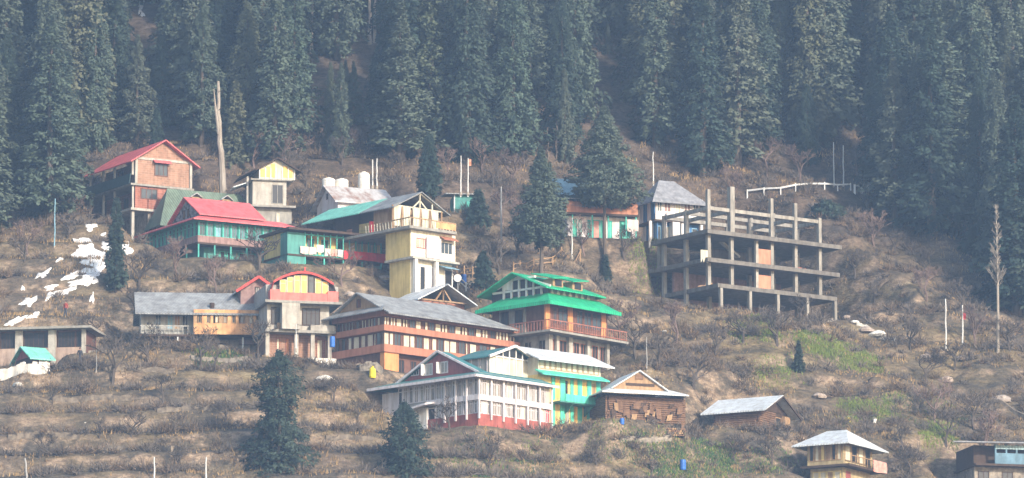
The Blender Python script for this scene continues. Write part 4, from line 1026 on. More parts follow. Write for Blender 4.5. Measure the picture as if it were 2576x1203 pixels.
# --- the unfinished concrete frame
h = House('concrete_frame', 'unfinished open concrete frame of four levels with bare columns and two brick panels', 'building', (1782, 718), 36)
HC = h
z0 = 0; z1 = h.H(652); z2 = h.H(581); z3 = h.H(519)
Wd = h.A(2062); D1 = h.B(1622, 0, z1); D2 = h.B(1652, 0, z2)
h.pad(-6.5, Wd+2, -3, 16.5, gx=-.18, gy=.30, dz=-2.4, bl=6); PADS.insert(0, PADS.pop())
def slab(x0, x1, y0, y1, z, nm='floor_slab', t=.42):
    m = h.mb(); m.box(x0, x1, y0, y1, z-t, z, 'raw_slab'); h.put(m, nm)
xr = h.A(2103, 0, z2)
slab(-.8, xr, -.95, D2, z2); slab(-.8, h.A(2098, 0, z1), -.95, D1, z1)
y0 = -1.7; x0_ = h.A(1812, y0)
slab(x0_-.3, h.A(2106, y0), y0, 7, z0)
cu = [1782, 1840, 1941, 2001, 2062]
xs = [h.A(u) for u in cu]
tops = [h.H(477), h.H(471, xs[1]), h.H(500, xs[2]), h.H(512, xs[3]), h.H(549, xs[4])]
for j, x in enumerate(xs):
    h.post(x, .0, z0, z1-.22, 'weathered_column', .37, 'column')
    h.post(x, .0, z1, z2-.22, 'weathered_column', .37, 'column')
    h.post(x, .0, z2, tops[j], 'weathered_column', .36 if j != 1 else .55, 'column')
for y in (3.6, 7.2):
    for j, x in enumerate(xs):
        zb = -3.0+.30*y-.12*x+.5
        if z1-.3 > zb: h.post(x, y, max(min(z0, zb), zb)-.6, z1-.22, 'concrete', .38, 'column')
        h.post(x, y, z1, z2-.22, 'concrete', .38, 'column')
        h.post(x, y, z2, z3+(.9 if (j+y) % 2 < 1 else .0), 'weathered_column', .33, 'column')
for y in (10.5, D1-.5):
    if y < D1: h.post(.1, y, z1-1.5, z1-.22, 'concrete', .38, 'column'); h.post(.1, min(y, D2-.4), z1, z2-.22, 'concrete', .38, 'column')
for y in (0, 3.6, 7.2):
    for j in range(4):
        m = h.mb(); m.box(xs[j]+.2, xs[j+1]-.2, y-.14, y+.14, z3-.36, z3, 'weathered_column'); h.put(m, 'beam')
for x in xs[:1]+xs[1:4:2]+xs[4:]:
    for y in (0, 3.6):
        m = h.mb(); m.box(x-.13, x+.13, y+.2, y+3.4, z3-.38, z3-.02, 'weathered_column'); h.put(m, 'beam')
px0, px1 = h.A(c7(868, 0)[0]), h.A(c7(972, 0)[0])
for zb in (z0, z1):
    m = h.mb(); m.box(px0+.2, px1-.22, -.12, .1, zb, zb+1.65, 'salmon'); h.put(m, 'brick_panel')
    h.post(px0, 0, zb, zb+2.5, 'pale_concrete', .32, 'column')
m = h.mb()
m.bar((px0-.2, 2.6, z1+1.1), (px0-2.6, 2.6, z2-.3), .5, 'pale_concrete', .2); h.put(m, 'stair_flight')
for u, vb in ((1813, 766), (1886, 784), (1956, 790), (2030, 800), (2100, 850)):
    x = h.A(u, y0+.2); h.post(x, y0+.2, h.H(vb, x, y0)-.6, z0-.22, 'weathered_column', .32, 'post')
xq0, xq1 = h.A(2030, y0), h.A(2102, y0)
zq = h.H(796, xq0, y0)
m = h.mb(); m.box(xq0, xq1, y0-.05, y0+.3, zq-4.0, zq-.1, 'stone_wall'); m.box(xq1-.3, xq1, y0+.3, 5, zq-4, zq+.2, 'stone_wall'); h.put(m, 'retaining_wall')
m = h.mb(); m.box(xs[0]+.5, Wd, 6.3, 6.6, -3, z1-.4, 'mauve_parapet'); h.put(m, 'dark_backing')  # dark walls added behind the columns so the open floors read as shaded
m = h.mb(); m.box(xs[0]+4.5, Wd, 6.3, 6.6, z1, z2-.4, 'raw_slab'); h.put(m, 'dark_backing')
# bits on the slabs
def drape(name, px, w, d, zt, k, label, cat, house=None, ax='R', o=.55):
    x = h.A(px, -o); m = MB()
    for i in range(5):
        a = x+w*(i/5-.5); m.slab([(a, -o+.02*math.sin(i*3), zt), (a+w/5, -o+.02*math.sin(i*3+3), zt), (a+w/5*.9, -o-.05, zt-d*(.8+.2*math.sin(i*2))), (a, -o-.03, zt-d*(.8+.2*math.cos(i*3)))], (0, .03, 0), k)
    q = bpy.data.objects.new(name, m.mesh(name)); COL.objects.link(q); q.location = h.C; q.rotation_euler = (0, 0, h.th); tag(q, label, cat)
drape('cream_tarpaulin', 1772, .9, 1.3, z1+.75, 'cream_panel', 'cream tarpaulin hanging from the corner column of the concrete frame', 'tarpaulin')

for j, x in enumerate(xs):
    m = h.mb()
    for dx, dy in ((-.12, -.12), (.12, -.12), (-.12, .12), (.12, .12)): m.bar((x+dx, dy, tops[j]-.05), (x+dx*1.6, dy*1.6, tops[j]+.55), .035, 'rebar')
    h.put(m, 'rebar_stub')
def heap(name, x, y, z, r, k, label, cat, seed):
    g = random.Random(seed); m = MB()
    for i in range(26):
        a = g.uniform(0, 6.28); d = r*g.random()**.7; zz = (1-d/r)*r*.55*g.random(); s = g.uniform(.10, .24)
        m.slab([(d*math.cos(a)-s, d*math.sin(a)-s*.7, zz), (d*math.cos(a)+s, d*math.sin(a)-s*.6, zz+.03), (d*math.cos(a)+s*.8, d*math.sin(a)+s, zz), (d*math.cos(a)-s*.9, d*math.sin(a)+s*.8, zz+.04)], (g.uniform(-.06, .06), g.uniform(-.06, .06), s*1.1), k)
    m.tube([(0, 0, -.05), (0, 0, r*.2), (0, 0, r*.42)], [r*.95, r*.6, r*.12], k, 9)
    o = bpy.data.objects.new(name, m.mesh(name)); COL.objects.link(o); o.location = h.W_(x, y, z); tag(o, label, cat)
heap('brick_heap', xs[3]+.9, 1.2, z1, 1.3, 'red_brick', 'heap of reddish bricks on the middle floor of the concrete frame', 'brick heap', 1)
heap('brick_heap', xs[3]-1.0, 1.4, z0, 1.0, 'red_brick', 'smaller reddish brick heap on the lowest floor of the concrete frame', 'brick heap', 2)
heap('sand_heap', xs[0]+1.6, 2.0, z0, 1.1, 'tan_wood', 'tan sand heap on the lowest floor behind the corner column', 'sand heap', 3)

# --- log barn
h = House('log_barn', 'weathered log barn with tin gable above deep tin skirt roof and stacked timber below', 'barn', (1524, 1093), 20)
HL = h
Wd, D = h.A(1727), 5.5
ze = h.H(986); zsk = h.H(975)
h.pad(0, Wd, 0, D)
m = h.mb()
rr = random.Random(3); z = h.H(1058)
h.box('lower_wall', .6, Wd*.75, 1.0, D, -1, z, 'dark_wood')
nlog = 12
for i in range(nlog):
    zz = z+(ze-.3-z)*(i+.5)/nlog; r = (ze-.3-z)/nlog*.55
    m.tube([(.1+rr.random()*.3, .1, zz), (Wd-.3+rr.random()*.3, .1, zz)], [r, r*.9], 'log_wood', 7)
    m.tube([(.1, .1, zz), (.1, D, zz)], [r, r*.9], 'log_wood', 7); m.tube([(Wd-.15, .1, zz), (Wd-.15, D, zz)], [r, r*.9], 'log_wood', 7)
m.box(.2, Wd-.2, .15, D, z, ze-.2, 'dark_wood'); h.put(m, 'log_wall')
for i in range(30):
    x = .4+(Wd-1.2)*rr.random(); zz = z+.1+(ze-z-1.3)*rr.random(); w_ = .2+.35*rr.random(); hh = .35+.5*rr.random(); k_ = .15*rr.uniform(-1, 1); o_ = -.13-.09*rr.random(); m = h.mb(); m.slab([(x, o_, zz), (x+w_, o_-.03, zz+k_), (x+w_+k_, o_-.05, zz+hh), (x+k_, o_, zz+hh-k_)], (0, .06, 0), rr.choice(['log_wood', 'log_wood', 'log_wood', 'tan_wood', 'dark_wood'])); h.put(m, 'plank_patch')
for u in (1560, 1600, 1690, 1718): h.post(h.A(u), .15, -1, z, 'log_wood', .3)
m = h.mb(); x0, x1 = h.A(1622, -.8), h.A(1692, -.8)
for j in range(5):
    m.tube([(x0+.1*rr.random(), -.8, -.3+.26*j), (x1-.1*rr.random(), -.8, -.3+.26*j)], [.15, .13], 'tan_wood', 7)
m.box(x0, x1, -.7, .2, -.6, .9, 'log_wood'); st = h.put(m, 'timber_bin')
h.skirt(-.7, h.A(1733, -.9), -1.0, D+.5, 1.0, Wd-1.2, 1.0, D-1, ze-.05, zsk+.2, 'pale_roof')
g0, g1 = h.A(1548, 0), h.A(1676, 0); zr = h.H(931, (g0+g1)/2, .2); z_e = zsk+.25
h.gable_wall('R', g0, g1, z_e, zr-.1, 'tan_wood', .4, zmin=z_e-.5)
h.gable_roof('y', g0, g1, .4, D-.3, z_e, zr, 'pale_roof', ov=.3, oe=.3)
m = h.mb(); h.fbox(m, 'R', g0+1.2, g1-1.0, z_e+.1, z_e+.35, 0, .05, 'dark_wood', .4); h.fbox(m, 'R', (g0+g1)/2-.4, (g0+g1)/2+.4, z_e+.7, z_e+1.2, 0, .05, 'log_wood', .4); h.put(m, 'gable_board')

# --- small log hut
h = House('log_hut', 'small brown log hut with white tin roof slope and deep dark gable overhang', 'hut', (1910, 1083), 60)
Wd, D = h.A(1986), h.B(1791)
ze = h.H(1027); zr = h.H(995, Wd/2, -.6)
h.pad(0, Wd, 0, D)
m = h.mb(); rr = random.Random(8)
for i in range(9):
    zz = .25+(ze-.3)*(i+.5)/9; r = (ze-.3)/9*.56
    m.tube([(.1, .1+rr.random()*.3, zz), (.1, D-.1-rr.random()*.3, zz)], [r, r*.9], 'log_wood', 7); m.tube([(.1, .1, zz), (Wd*.55, .1, zz)], [r, r*.9], 'log_wood', 7)
m.box(.12, Wd-.3, .15, D-.1, 0, ze+.1, 'dark_wood'); h.put(m, 'log_wall')
h.box('base_wall', .1, Wd, .1, D, -1.5, .2, 'stone_wall')
m = h.mb(); m.box(Wd-1.2, Wd-.1, -.15, .2, -1.5, ze-.2, 'tan_wood'); h.put(m, 'end_wall')
h.window('R', Wd*.56, Wd*.75, .0, ze-.4, 'tan_wood', 'dark_opening', .1, mull=0)
h.gable_roof('y', 0, Wd, 0, D, ze+.05, zr, 'pale_roof', ov=.95, oe=.55)
h.gable_wall('R', .1, Wd-.1, ze, zr-.15, 'dark_wood', .1)
h.bars('barge_board', [((-.5, -.96, ze-.35), (Wd/2, -.96, zr-.13)), ((Wd+.5, -.96, ze-.35), (Wd/2, -.96, zr-.13))], 'dark_wood', .12)

# --- hut with the white hipped roof, cut by the lower frame edge
h = House('hip_roof_hut', 'yellowish two-storey hut with bright white hipped tin roof and pink quilt on its balcony', 'house', (2124, 1222), 60)
HP = h
Wd, D = h.A(2200), h.B(2028)
ze = h.H(1105); zf = h.H(1168); zr = h.H(1084, Wd/2, Wd/2-.5)
h.pad(0, Wd, 0, D)
h.box('lower_wall', .3, Wd-.4, .3, D-.3, -1.5, zf-.2, 'ochre_wall')
h.box('floor_slab', -.5, Wd+.5, -.8, D+.3, zf-.2, zf, 'dark_wood')
h.box('upper_wall', .1, Wd-.2, .1, D-.1, zf, ze, 'ochre_wall')
for i in range(6):
    b = .3+(D-.5)*i/6; h.window('L', b, b+(D-.5)/6-.12, zf+.45, ze-.35, 'tan_wood', ['cream_panel', 'dark_opening', 'tan_wood', 'yellow_board'][i % 4], .1, fw=.07, mull=0)
for i in range(4):
    b = .3+(Wd-.7)*i/4; h.window('R', b, b+(Wd-.7)/4-.2, zf+.4, ze-.35, 'tan_wood', ['cream_panel', 'dark_opening'][i % 2], .1, fw=.08, mull=0)
for i in range(4):
    b = .5+(D-1)*i/4; h.window('L', b, b+.7, -.6, zf-.5, 'yellow_board', ['curtain', 'tan_wood', 'cream_panel', 'curtain'][i], .3, fw=.09, mull=0)
h.window('R', .9, 1.8, -.6, zf-.5, 'maroon', 'maroon', .3, mull=0)
m = h.mb(); m.bar((0, -.75, zf+.8), (Wd+.4, -.75, zf+.8), .08, 'tan_wood')
for t in np.linspace(0, Wd+.4, 9): m.bar((t, -.75, zf), (t, -.75, zf+.8), .05, 'tan_wood')
h.put(m, 'balcony_railing')
h.gable_roof('y', 0, Wd, 0, D, ze, zr, 'pale_roof', ov=1.0, oe=1.0, hip=(2.3, 1.6))
hang(h, 2198, 2231, zf+.85, 1.05, 'cloth_pink', 'patterned_quilt', 'pink and cream patterned quilt hung over the hut balcony', 'quilt', None, o=.85, seed=31)

# --- corner house at the lower right
h = House('blue_balcony_house', 'stone house with dark roof and dull blue balcony boards, cut off by the frame edge', 'house', (2452, 1243), 14)
Wd, D = h.A(2660), 6
ze = h.H(1117); zf = h.H(1166)
h.pad(0, Wd, 0, D)
h.box('lower_wall', .2, Wd, .6, D, -1, zf-.2, 'stone_wall')
h.box('floor_slab', 0, Wd, -.4, D, zf-.2, zf, 'dark_wood')
h.box('upper_wall', .2, Wd, .8, D, zf, ze, 'dark_wood')
m = h.mb(); h.fbox(m, 'R', h.A(2503), Wd, zf, zf+1.0, .3, .42, 'dull_blue'); h.put(m, 'balcony_board')
m = h.mb(); h.fbox(m, 'R', h.A(2503), Wd, ze-.45, ze-.1, .25, .4, 'blue_roof'); h.put(m, 'frieze')
for u in (2503, 2530, 2556): h.post(h.A(u), -.3, zf, ze, 'dull_blue', .16)
m = h.mb(); m.slab([(h.A(2398, -1), -1.2, ze-.05), (Wd+1, -1.2, ze+.1), (Wd+1, D, ze+1.1), (h.A(2410, D), D, ze+.9)], (0, 0, .12), 'slate_roof'); h.put(m, 'roof')
for u in (2480, 2540): h.window('R', h.A(u-14), h.A(u+14), -.3, zf-.6, 'dark_wood', 'dark_opening', .6, mull=1)

# --- flat-roofed stone house at the left edge
h = House('flat_roof_house', 'low flat-roofed house with stone piers between wide dark windows', 'house', (215, 889), 80)
Wd, D = 4.5, h.B(-40)
ze = h.H(828); zs = h.H(873)
h.pad(0, Wd, 0, D)
h.box('wall', .35, Wd, .1, D, -1, ze, 'brown_frame')
m = h.mb(); h.fbox(m, 'L', .05, D, -1, zs, -.3, .1, 'sill_plaster'); h.put(m, 'sill_wall')
for X, w in ((665, 50), (408, 60), (148, 56)):
    b0 = h.B(c9(X+w/2, 0)[0]); b1 = h.B(c9(X-w/2, 0)[0])
    m = h.mb(); h.fbox(m, 'L', max(0, b0), b1, -.9, ze, -.2, .14, 'pale_concrete'); h.put(m, 'pier')
for X0, X1 in ((180, 370), (445, 580), (590, 632), (0, 112)):
    h.window('L', h.B(c9(X1, 0)[0]), h.B(c9(X0, 0)[0]), zs, ze-.15, 'dark_wood', 'dark_opening', .3, mull=4 if X1-X0 > 100 else 0)
h.box('roof', -.9, Wd+.5, -.7, D, ze, ze+.22, 'concrete')
m = h.mb(); m.box(.3, .6, -3.0, -.2, -1, .3, 'stone_wall'); h.put(m, 'side_wall')

# --- little hut with the sea green roof
h = House('green_tin_hut', 'tiny plank hut with sea green tin roof standing before the flat-roofed house', 'hut', (80, 934), 28)
Wd, D = h.A(127), h.B(36)
ze = h.H(896); zr = h.H(872, 0, D/2)
h.pad(0, Wd, 0, D, bl=2)
h.box('wall', 0, Wd, 0, D, -.8, ze, 'dark_wood')
m = h.mb(); h.fbox(m, 'R', .7, Wd-.1, -.3, ze-.15, 0, .05, 'white_paint'); h.put(m, 'front_panel')
h.gable_wall('L', 0, D, ze, zr-.08, 'maroon', 0)
h.gable_roof('x', 0, Wd, 0, D, ze, zr, 'aqua_roof', ov=.35, oe=.4)

# ================================================================== the hillside as one sheet
def axis(dense0, dense1, step, lo, hi, grow=1.25):
    a = list(np.arange(dense0, dense1+step/2, step)); s = step; x = a[-1]
    while x < hi: s *= grow; x += s; a.append(min(x, hi))
    s = step; x = a[0]; b = []
    while x > lo: s *= grow; x -= s; b.append(max(x, lo))
    return np.array(b[::-1]+a)
gx = axis(-60, 60, .34, -420, 420); gy = axis(540, 665, .34, -150, 1050)
XX, YY = np.meshgrid(gx, gy); ZZ = ground(XX, YY)
def fine(x, y): return np.clip((np.asarray(y)-530)/20, 0, 1)*(.16*fbm(x/1.7, y/1.7, 51, 3) + .22*np.maximum(0, fbm(x/4.1, y/4.1, 61, 3)-.12))
near = np.clip((YY-530)/20, 0, 1)
ZZ = ZZ + fine(XX, YY)
nx, ny = len(gx), len(gy)
idx = np.arange(nx*ny).reshape(ny, nx)
F = np.stack([idx[:-1, :-1].ravel(), idx[:-1, 1:].ravel(), idx[1:, 1:].ravel(), idx[1:, :-1].ravel()], 1)
me = np_mesh('hillside', np.stack([XX.ravel(), YY.ravel(), ZZ.ravel()], 1), F, [GROUND_M])
me.polygons.foreach_set('use_smooth', np.ones(len(F), bool))
hill = bpy.data.objects.new('hillside', me); COL.objects.link(hill); hill['kind'] = 'structure'
def in_foot(x, y, m=.3):
    r = np.zeros(np.shape(x), bool)
    for (cx, cy, cz, th, x0, x1, y0, y1, a, b, c) in FOOT:
        co, si = math.cos(th), math.sin(th); lx = (x-cx)*co+(y-cy)*si; ly = -(x-cx)*si+(y-cy)*co
        r |= (lx > x0-m) & (lx < x1+m) & (ly > y0-m) & (ly < y1+m)
    return r

# ------------------------------------------------------------------ ground cover (nobody could count it)
RNG = np.random.default_rng(5)
FB = np.array([(-200, 650), (0, 640), (150, 600), (230, 480), (300, 452), (500, 440), (560, 455), (640, 440), (760, 442), (880, 432), (1000, 425), (1250, 432), (1320, 450), (1450, 440), (1620, 440), (1750, 470), (1860, 480), (1900, 425), (2190, 425), (2225, 560), (2270, 660), (2350, 640), (2450, 700), (2600, 850), (2800, 900.)])
def forest_v(u): return np.interp(u, FB[:, 0], FB[:, 1])
def scatter(n, y0=540, y1=665, dens=None, vmin=None):
    x = RNG.uniform(-62, 62, n); y = RNG.uniform(y0, y1, n)
    y = y + shear(x)*.9
    z = ground(x, y); u, v = project(x, y, z)
    ok = (u > -60) & (u < 2640) & (v < 1260) & (v > forest_v(u)-90) & ~in_foot(x, y, .5)
    if dens is not None: ok &= RNG.random(n) < dens(x, y, z)
    return x[ok], y[ok], z[ok]
def tufts(name, xyz, mats, per, hgt, spread, width, lean=.5, droop=0):
    """clusters of thin upright triangles"""
    x, y, z = xyz; n = len(x); N = n*per
    bx = np.repeat(x, per)+RNG.normal(0, 1, N)*np.repeat(spread*RNG.uniform(.5, 1.2, n), per)
    by = np.repeat(y, per)+RNG.normal(0, 1, N)*np.repeat(spread*RNG.uniform(.5, 1.2, n), per)
    bz = ground(bx, by)-.03
    hh = np.repeat(hgt*RNG.uniform(.5, 1.4, n), per)*RNG.uniform(.5, 1.1, N)
    an = RNG.uniform(0, 6.283, N); ln = lean*hh*RNG.uniform(.2, 1, N)
    tx = bx+np.cos(an)*ln; ty = by+np.sin(an)*ln; tz = bz+hh
    wa = RNG.uniform(0, 3.1416, N); wx = np.cos(wa)*width*RNG.uniform(.6, 1.4, N); wy = np.sin(wa)*width*RNG.uniform(.6, 1.4, N)
    V = np.empty((N, 3, 3)); V[:, 0] = np.stack([bx-wx, by-wy, bz], 1); V[:, 1] = np.stack([bx+wx, by+wy, bz], 1); V[:, 2] = np.stack([tx, ty, tz], 1)
    mi = np.repeat(RNG.integers(0, len(mats), n), per)
    o = bpy.data.objects.new(name, np_mesh(name, V.reshape(-1, 3), np.arange(N*3).reshape(-1, 3), [M(k) for k in mats], mi)); COL.objects.link(o)
    o['kind'] = 'stuff'; return o
def twiggy(name, xyz, mats, per, hgt, width=.035):
    """low bare shrubs: fans of forking twigs"""
    x, y, z = xyz; n = len(x); N = n*per
    r = np.repeat(hgt*RNG.uniform(.5, 1.3, n), per)
    d = RNG.normal(0, 1, (N, 3)); d[:, 2] = np.abs(d[:, 2])*.9+.35; d /= np.linalg.norm(d, axis=1)[:, None]
    o = np.stack([np.repeat(x, per), np.repeat(y, per), np.repeat(z, per)-.05], 1) + RNG.normal(0, .22, (N, 3))*r[:, None]*[1, 1, .2]
    s0 = RNG.uniform(0, .55, N)[:, None]; s1 = s0+RNG.uniform(.3, .6, N)[:, None]
    p = o+d*r[:, None]*s0; q = o+d*r[:, None]*s1+RNG.normal(0, .12, (N, 3))*r[:, None]
    w = np.cross(d, RNG.normal(0, 1, (N, 3))); w /= np.linalg.norm(w, axis=1)[:, None]+1e-6; w *= width*RNG.uniform(.6, 1.5, N)[:, None]
    V = np.stack([p-w, p+w, q], 1); mi = np.repeat(RNG.integers(0, len(mats), n), per)
    ob = bpy.data.objects.new(name, np_mesh(name, V.reshape(-1, 3), np.arange(N*3).reshape(-1, 3), [M(k) for k in mats], mi)); COL.objects.link(ob)
    ob['kind'] = 'stuff'; return ob
def dens_scrub(x, y, z):
    n = fbm(x/9, y/5, 71, 3); d = np.clip((n+.22)*2.2, .06, 1)
    zr_, _ = raw_z(x, y); f = phase(x, y, zr_); left = np.clip((14-x)/12, 0, 1)
    d = d*(1-left*np.where((f > .60) & (f < .97), .90, 0)) + left*.18*((f > .1) & (f < .5))
    u, v = project(x, y, z); return np.where((u > 20) & (u < 335) & (v > 600) & (v < 800), d*.22, d)
def dens_grass(x, y, z):
    n = fbm(x/8, y/6, 81, 3); return np.clip((n+.25)*1.6, .05, 1)
twiggy('bare_scrub', scatter(12500, dens=dens_scrub), ['scrub_grey', 'scrub_grey', 'scrub_brown'], 100, 1.15, .036)
tufts('dry_grass', scatter(20000, dens=dens_grass), ['straw', 'straw', 'scrub_brown'], 16, .36, .5, .055)
def area(u0, u1, v0, v1, n, fn=None):
    out = []
    for i in range(n):
        u = RNG.uniform(u0, u1); v = RNG.uniform(v0, v1)
        if fn and not fn(u, v): continue
        p = hit(u, v); out.append((p.x, p.y, p.z))
    a = np.array(out); return a[:, 0], a[:, 1], a[:, 2]
def cat_(*l): return tuple(np.concatenate([q[k] for q in l]) for k in range(3))
tufts('green_grass', cat_(area(2010, 2210, 850, 935, 420, lambda u, v: abs(v-(850+(u-2020)*.40)) < 26), area(1840, 1960, 800, 850, 110), area(2110, 2240, 1010, 1060, 130), area(1880, 2010, 905, 960, 40),
      area(2320, 2400, 1070, 1110, 50), area(1590, 1680, 640, 690, 30)), ['grass_green'], 26, .3, .5, .05)
tufts('dark_grass', cat_(area(1640, 1850, 1120, 1200, 260), area(1480, 1640, 1090, 1150, 60), area(1100, 1400, 1120, 1200, 60), area(480, 620, 885, 905, 50), area(1880, 2000, 1150, 1190, 40), area(2230, 2420, 985, 1060, 40)), ['grass_dark', 'grass_green'], 24, .3, .6, .05)

# ------------------------------------------------------------------ old snow on the slope
def snow_patches(name, blobs):
    V = []; Fc = []; rr = random.Random(4)
    for (u, v, du, dv, rot) in blobs:
        c = hit(u, v); n = 20; ring = []; pts = []; du *= 1.15; dv *= 1.2
        for rad in (1, .72, .38):
            for i in range(n):
                a = 2*math.pi*i/n; k = rad*(1+.30*math.sin(a*3+u)+.18*math.sin(a*5+v)+.12*rr.uniform(-1, 1))
                uu = math.cos(a)*du*k; vv = math.sin(a)*dv*k
                p = hit(u+uu*math.cos(rot)-vv*math.sin(rot), v+uu*math.sin(rot)+vv*math.cos(rot)); pts.append((p.x, p.y, p.z+float(fine(p.x, p.y))+(-.10 if rad == 1 else .07 if rad > .5 else .11)+.03*rr.uniform(-1, 1)))
        p = hit(u, v); pts.append((p.x, p.y, p.z+float(fine(p.x, p.y))+.13)); i0 = len(V); V += pts
        for r in range(2):
            for i in range(n):
                j = (i+1) % n; Fc.append((i0+r*n+i, i0+r*n+j, i0+(r+1)*n+j, i0+(r+1)*n+i))
        for i in range(n): Fc.append((i0+2*n+i, i0+2*n+(i+1) % n, i0+3*n, i0+3*n))
    me = bpy.data.meshes.new(name); me.from_pydata(V, [], [tuple(dict.fromkeys(f)) for f in Fc]); me.materials.append(M('snow'))
    for p in me.polygons: p.use_smooth = True
    o = bpy.data.objects.new(name, me); COL.objects.link(o); o['kind'] = 'stuff'; return o
snow_patches('snow', [(222, 632, 40, 24, .5), (238, 660, 28, 15, .2), (235, 684, 34, 18, -.5), (222, 703, 26, 9, -.6), (180, 694, 24, 8, -.45), (196, 712, 26, 6, -.2), (272, 622, 20, 8, .1), (316, 626, 17, 16, .6), (110, 690, 22, 6, -.5),
     (160, 735, 34, 6, -.25), (126, 744, 16, 6, -.5), (128, 724, 16, 6, -.3), (77, 758, 18, 9, -.5), (62, 764, 14, 5, -.3), (45, 806, 22, 7, -.4), (86, 794, 18, 6, -.5), (24, 814, 12, 5, -.3), (232, 750, 6, 12, .1), (57, 727, 5, 6, 0), (275, 719, 6, 5, 0),
     (150, 655, 10, 4, -.4), (355, 12, 7, 18, .25), (358, 36, 5, 8, -.3), (228, 572, 14, 9, -.3), (262, 590, 7, 6, 0)])

# ------------------------------------------------------------------ stones, poles, fences, small things
def stone(u, v, r, k, name, label, cat, seed=0, flat=.6):
    p = hit(u, v); m = MB(); rr = random.Random(seed+int(u)); n = 9
    rings = [(0.0, -.35), (.85, -.2), (1.0, .15), (.75, .6), (.3, .85)]
    vs = []
    m2 = []
    for (q, z) in rings:
        m2.append([(r*q*(1+.28*rr.uniform(-1, 1))*math.cos(6.283*i/n)*1.15, r*q*(1+.28*rr.uniform(-1, 1))*math.sin(6.283*i/n), r*flat*z*1.2) for i in range(n)])
    for a, b in zip(m2[:-1], m2[1:]):
        for i in range(n): m.poly([a[i], a[(i+1) % n], b[(i+1) % n], b[i]], k)
    m.poly(m2[-1], k)
    o = bpy.data.objects.new(name, m.mesh(name)); COL.objects.link(o); o.location = p; o.rotation_euler = (0, 0, rr.random()*6); tag(o, label, cat); return o
for i, (u, v, r, k, lb) in enumerate((
        (2178, 833, .75, 'rock', 'pale boulder at the head of the rubble run below the concrete frame'),
        (2208, 845, .85, 'white_stone', 'largest whitish slab in the rubble run beside the concrete frame'),
        (2236, 855, .6, 'rock', 'pale stone at the lower end of the rubble run by the frame'),
        (2130, 800, .45, 'rock', 'small grey stone just behind the corner of the concrete frame'),
        (2150, 812, .4, 'white_stone', 'small white stone between frame corner and rubble run'),
        (1672, 834, .2, 'white_stone', 'tiny white stone on the scrub slope below the bare pole'),
        (905, 928, .9, 'white_stone', 'cream boulder next to the yellow bag below the orange pier'),
        (818, 956, .7, 'white_stone', 'long pale rock below the big dark foreground conifer top'),
        (45, 970, .5, 'white_stone', 'white stone on the lower terrace below the sea green hut'),
        (2420, 905, .7, 'rock', 'pinkish boulder on the right slope under the twin prayer poles'),
        (2330, 900, .6, 'rock', 'grey-brown boulder on the eroded slope by the green grass strip'),
        (2520, 1010, 1.0, 'rock', 'big tan boulder near the right frame edge above the blue balcony'),
        (2380, 960, .8, 'rock', 'tan boulder in the middle of the eroded gully'),
        (2060, 1000, .7, 'rock', 'tan boulder above the bright hipped roof'),
        (1700, 705, .6, 'rock', 'grey boulder on the bank left of the concrete frame'),
        (880, 745, .7, 'rock', 'tan boulder on the bank below the red cloth'),
        (970, 705, .8, 'rock', 'tan boulder on the bank under the yellow house'),
        (215, 1065, .15, 'white_stone', 'tiny bright stone on the brown terraces left of the foreground conifer'),
        (320, 1080, .14, 'white_stone', 'tiny bright stone further along the brown terrace'))):
    stone(u, v, r, k, 'boulder', lb, 'boulder', i)
def pole(u, v0, v1, w, k, label, lean=0, name='pole', flag=None, y=None, cat='pole', group=None):
    p = at_y(u, v0, y) if y else hit(u, v0)
    kk = (601.5-v1)/FPX; q = p-CP; hgt = (kk*q.dot(FW)-q.dot(UP))/(ZV.dot(UP)-kk*ZV.dot(FW))
    e = empty(name, p, 0, label, cat, group)
    m = MB(); rr = random.Random(int(u)); n = 6
    m.tube([(lean*t*hgt+.03*rr.uniform(-1, 1), 0, -.4+t*(hgt+.4)) for t in np.linspace(0, 1, n)], [w*(1-.35*t) for t in np.linspace(0, 1, n)], k, 7); m.build('shaft', e)
    m = MB(); m.tube([(0, 0, -.25), (0, 0, .12)], [w*1.9, w*1.5], 'stone_wall', 8); m.build('footing', e)
    if flag:
        m = MB(); f0, f1, fk = flag
        for i in range(5):
            z0 = hgt*f0+(hgt*(f1-f0))*i/5; z1_ = hgt*f0+(hgt*(f1-f0))*(i+1)/5; b0 = .06*math.sin(i*1.7); b1_ = .06*math.sin(i*1.7+1.7)
            m.slab([(w*.4, b0*.3, z0), (w+.26, b0, z0), (w+.26, b1_, z1_), (w*.4, b1_*.3, z1_)], (0, .02, 0), fk)
        m.build('prayer_flag', e)
    return e
pole(137, 622, 500, .07, 'sky_blue', 'thin pale blue lamp post at the left forest edge')
pole(937, 470, 402, .09, 'pole_white', 'shorter of the two white poles beside the tall water tank')
pole(948, 471, 399, .09, 'pole_white', 'taller of the two white poles beside the tall water tank')
pole(1159, 486, 392, .08, 'pole_white', 'plain white pole behind the turquoise shed', y=612)
pole(1177, 486, 398, .08, 'pole_white', 'white pole tipped with orange prayer flag behind the turquoise shed', flag=(.78, .97, 'salmon'), y=612)
pole(1261, 662, 470, .10, 'pole_grey', 'tall grey wooden utility pole between the yellow house and the big conifer')
pole(1643, 458, 382, .07, 'pole_white', 'thin white pole rising behind the slate pyramidal roof', y=622)
pole(2098, 470, 358, .08, 'pole_white', 'taller of the twin white poles above the pale railing')
pole(2122, 470, 366, .08, 'pole_white', 'shorter of the twin white poles above the pale railing')
pole(2380, 882, 752, .09, 'pole_white', 'tall plain prayer pole on the right slope')
pole(2422, 872, 768, .09, 'pole_white', 'prayer pole with small red flag on the right slope', flag=(.66, .82, 'cloth_red'))
pole(1439, 648, 548, .08, 'pole_white', 'white post at the end of the rustic rail fence')
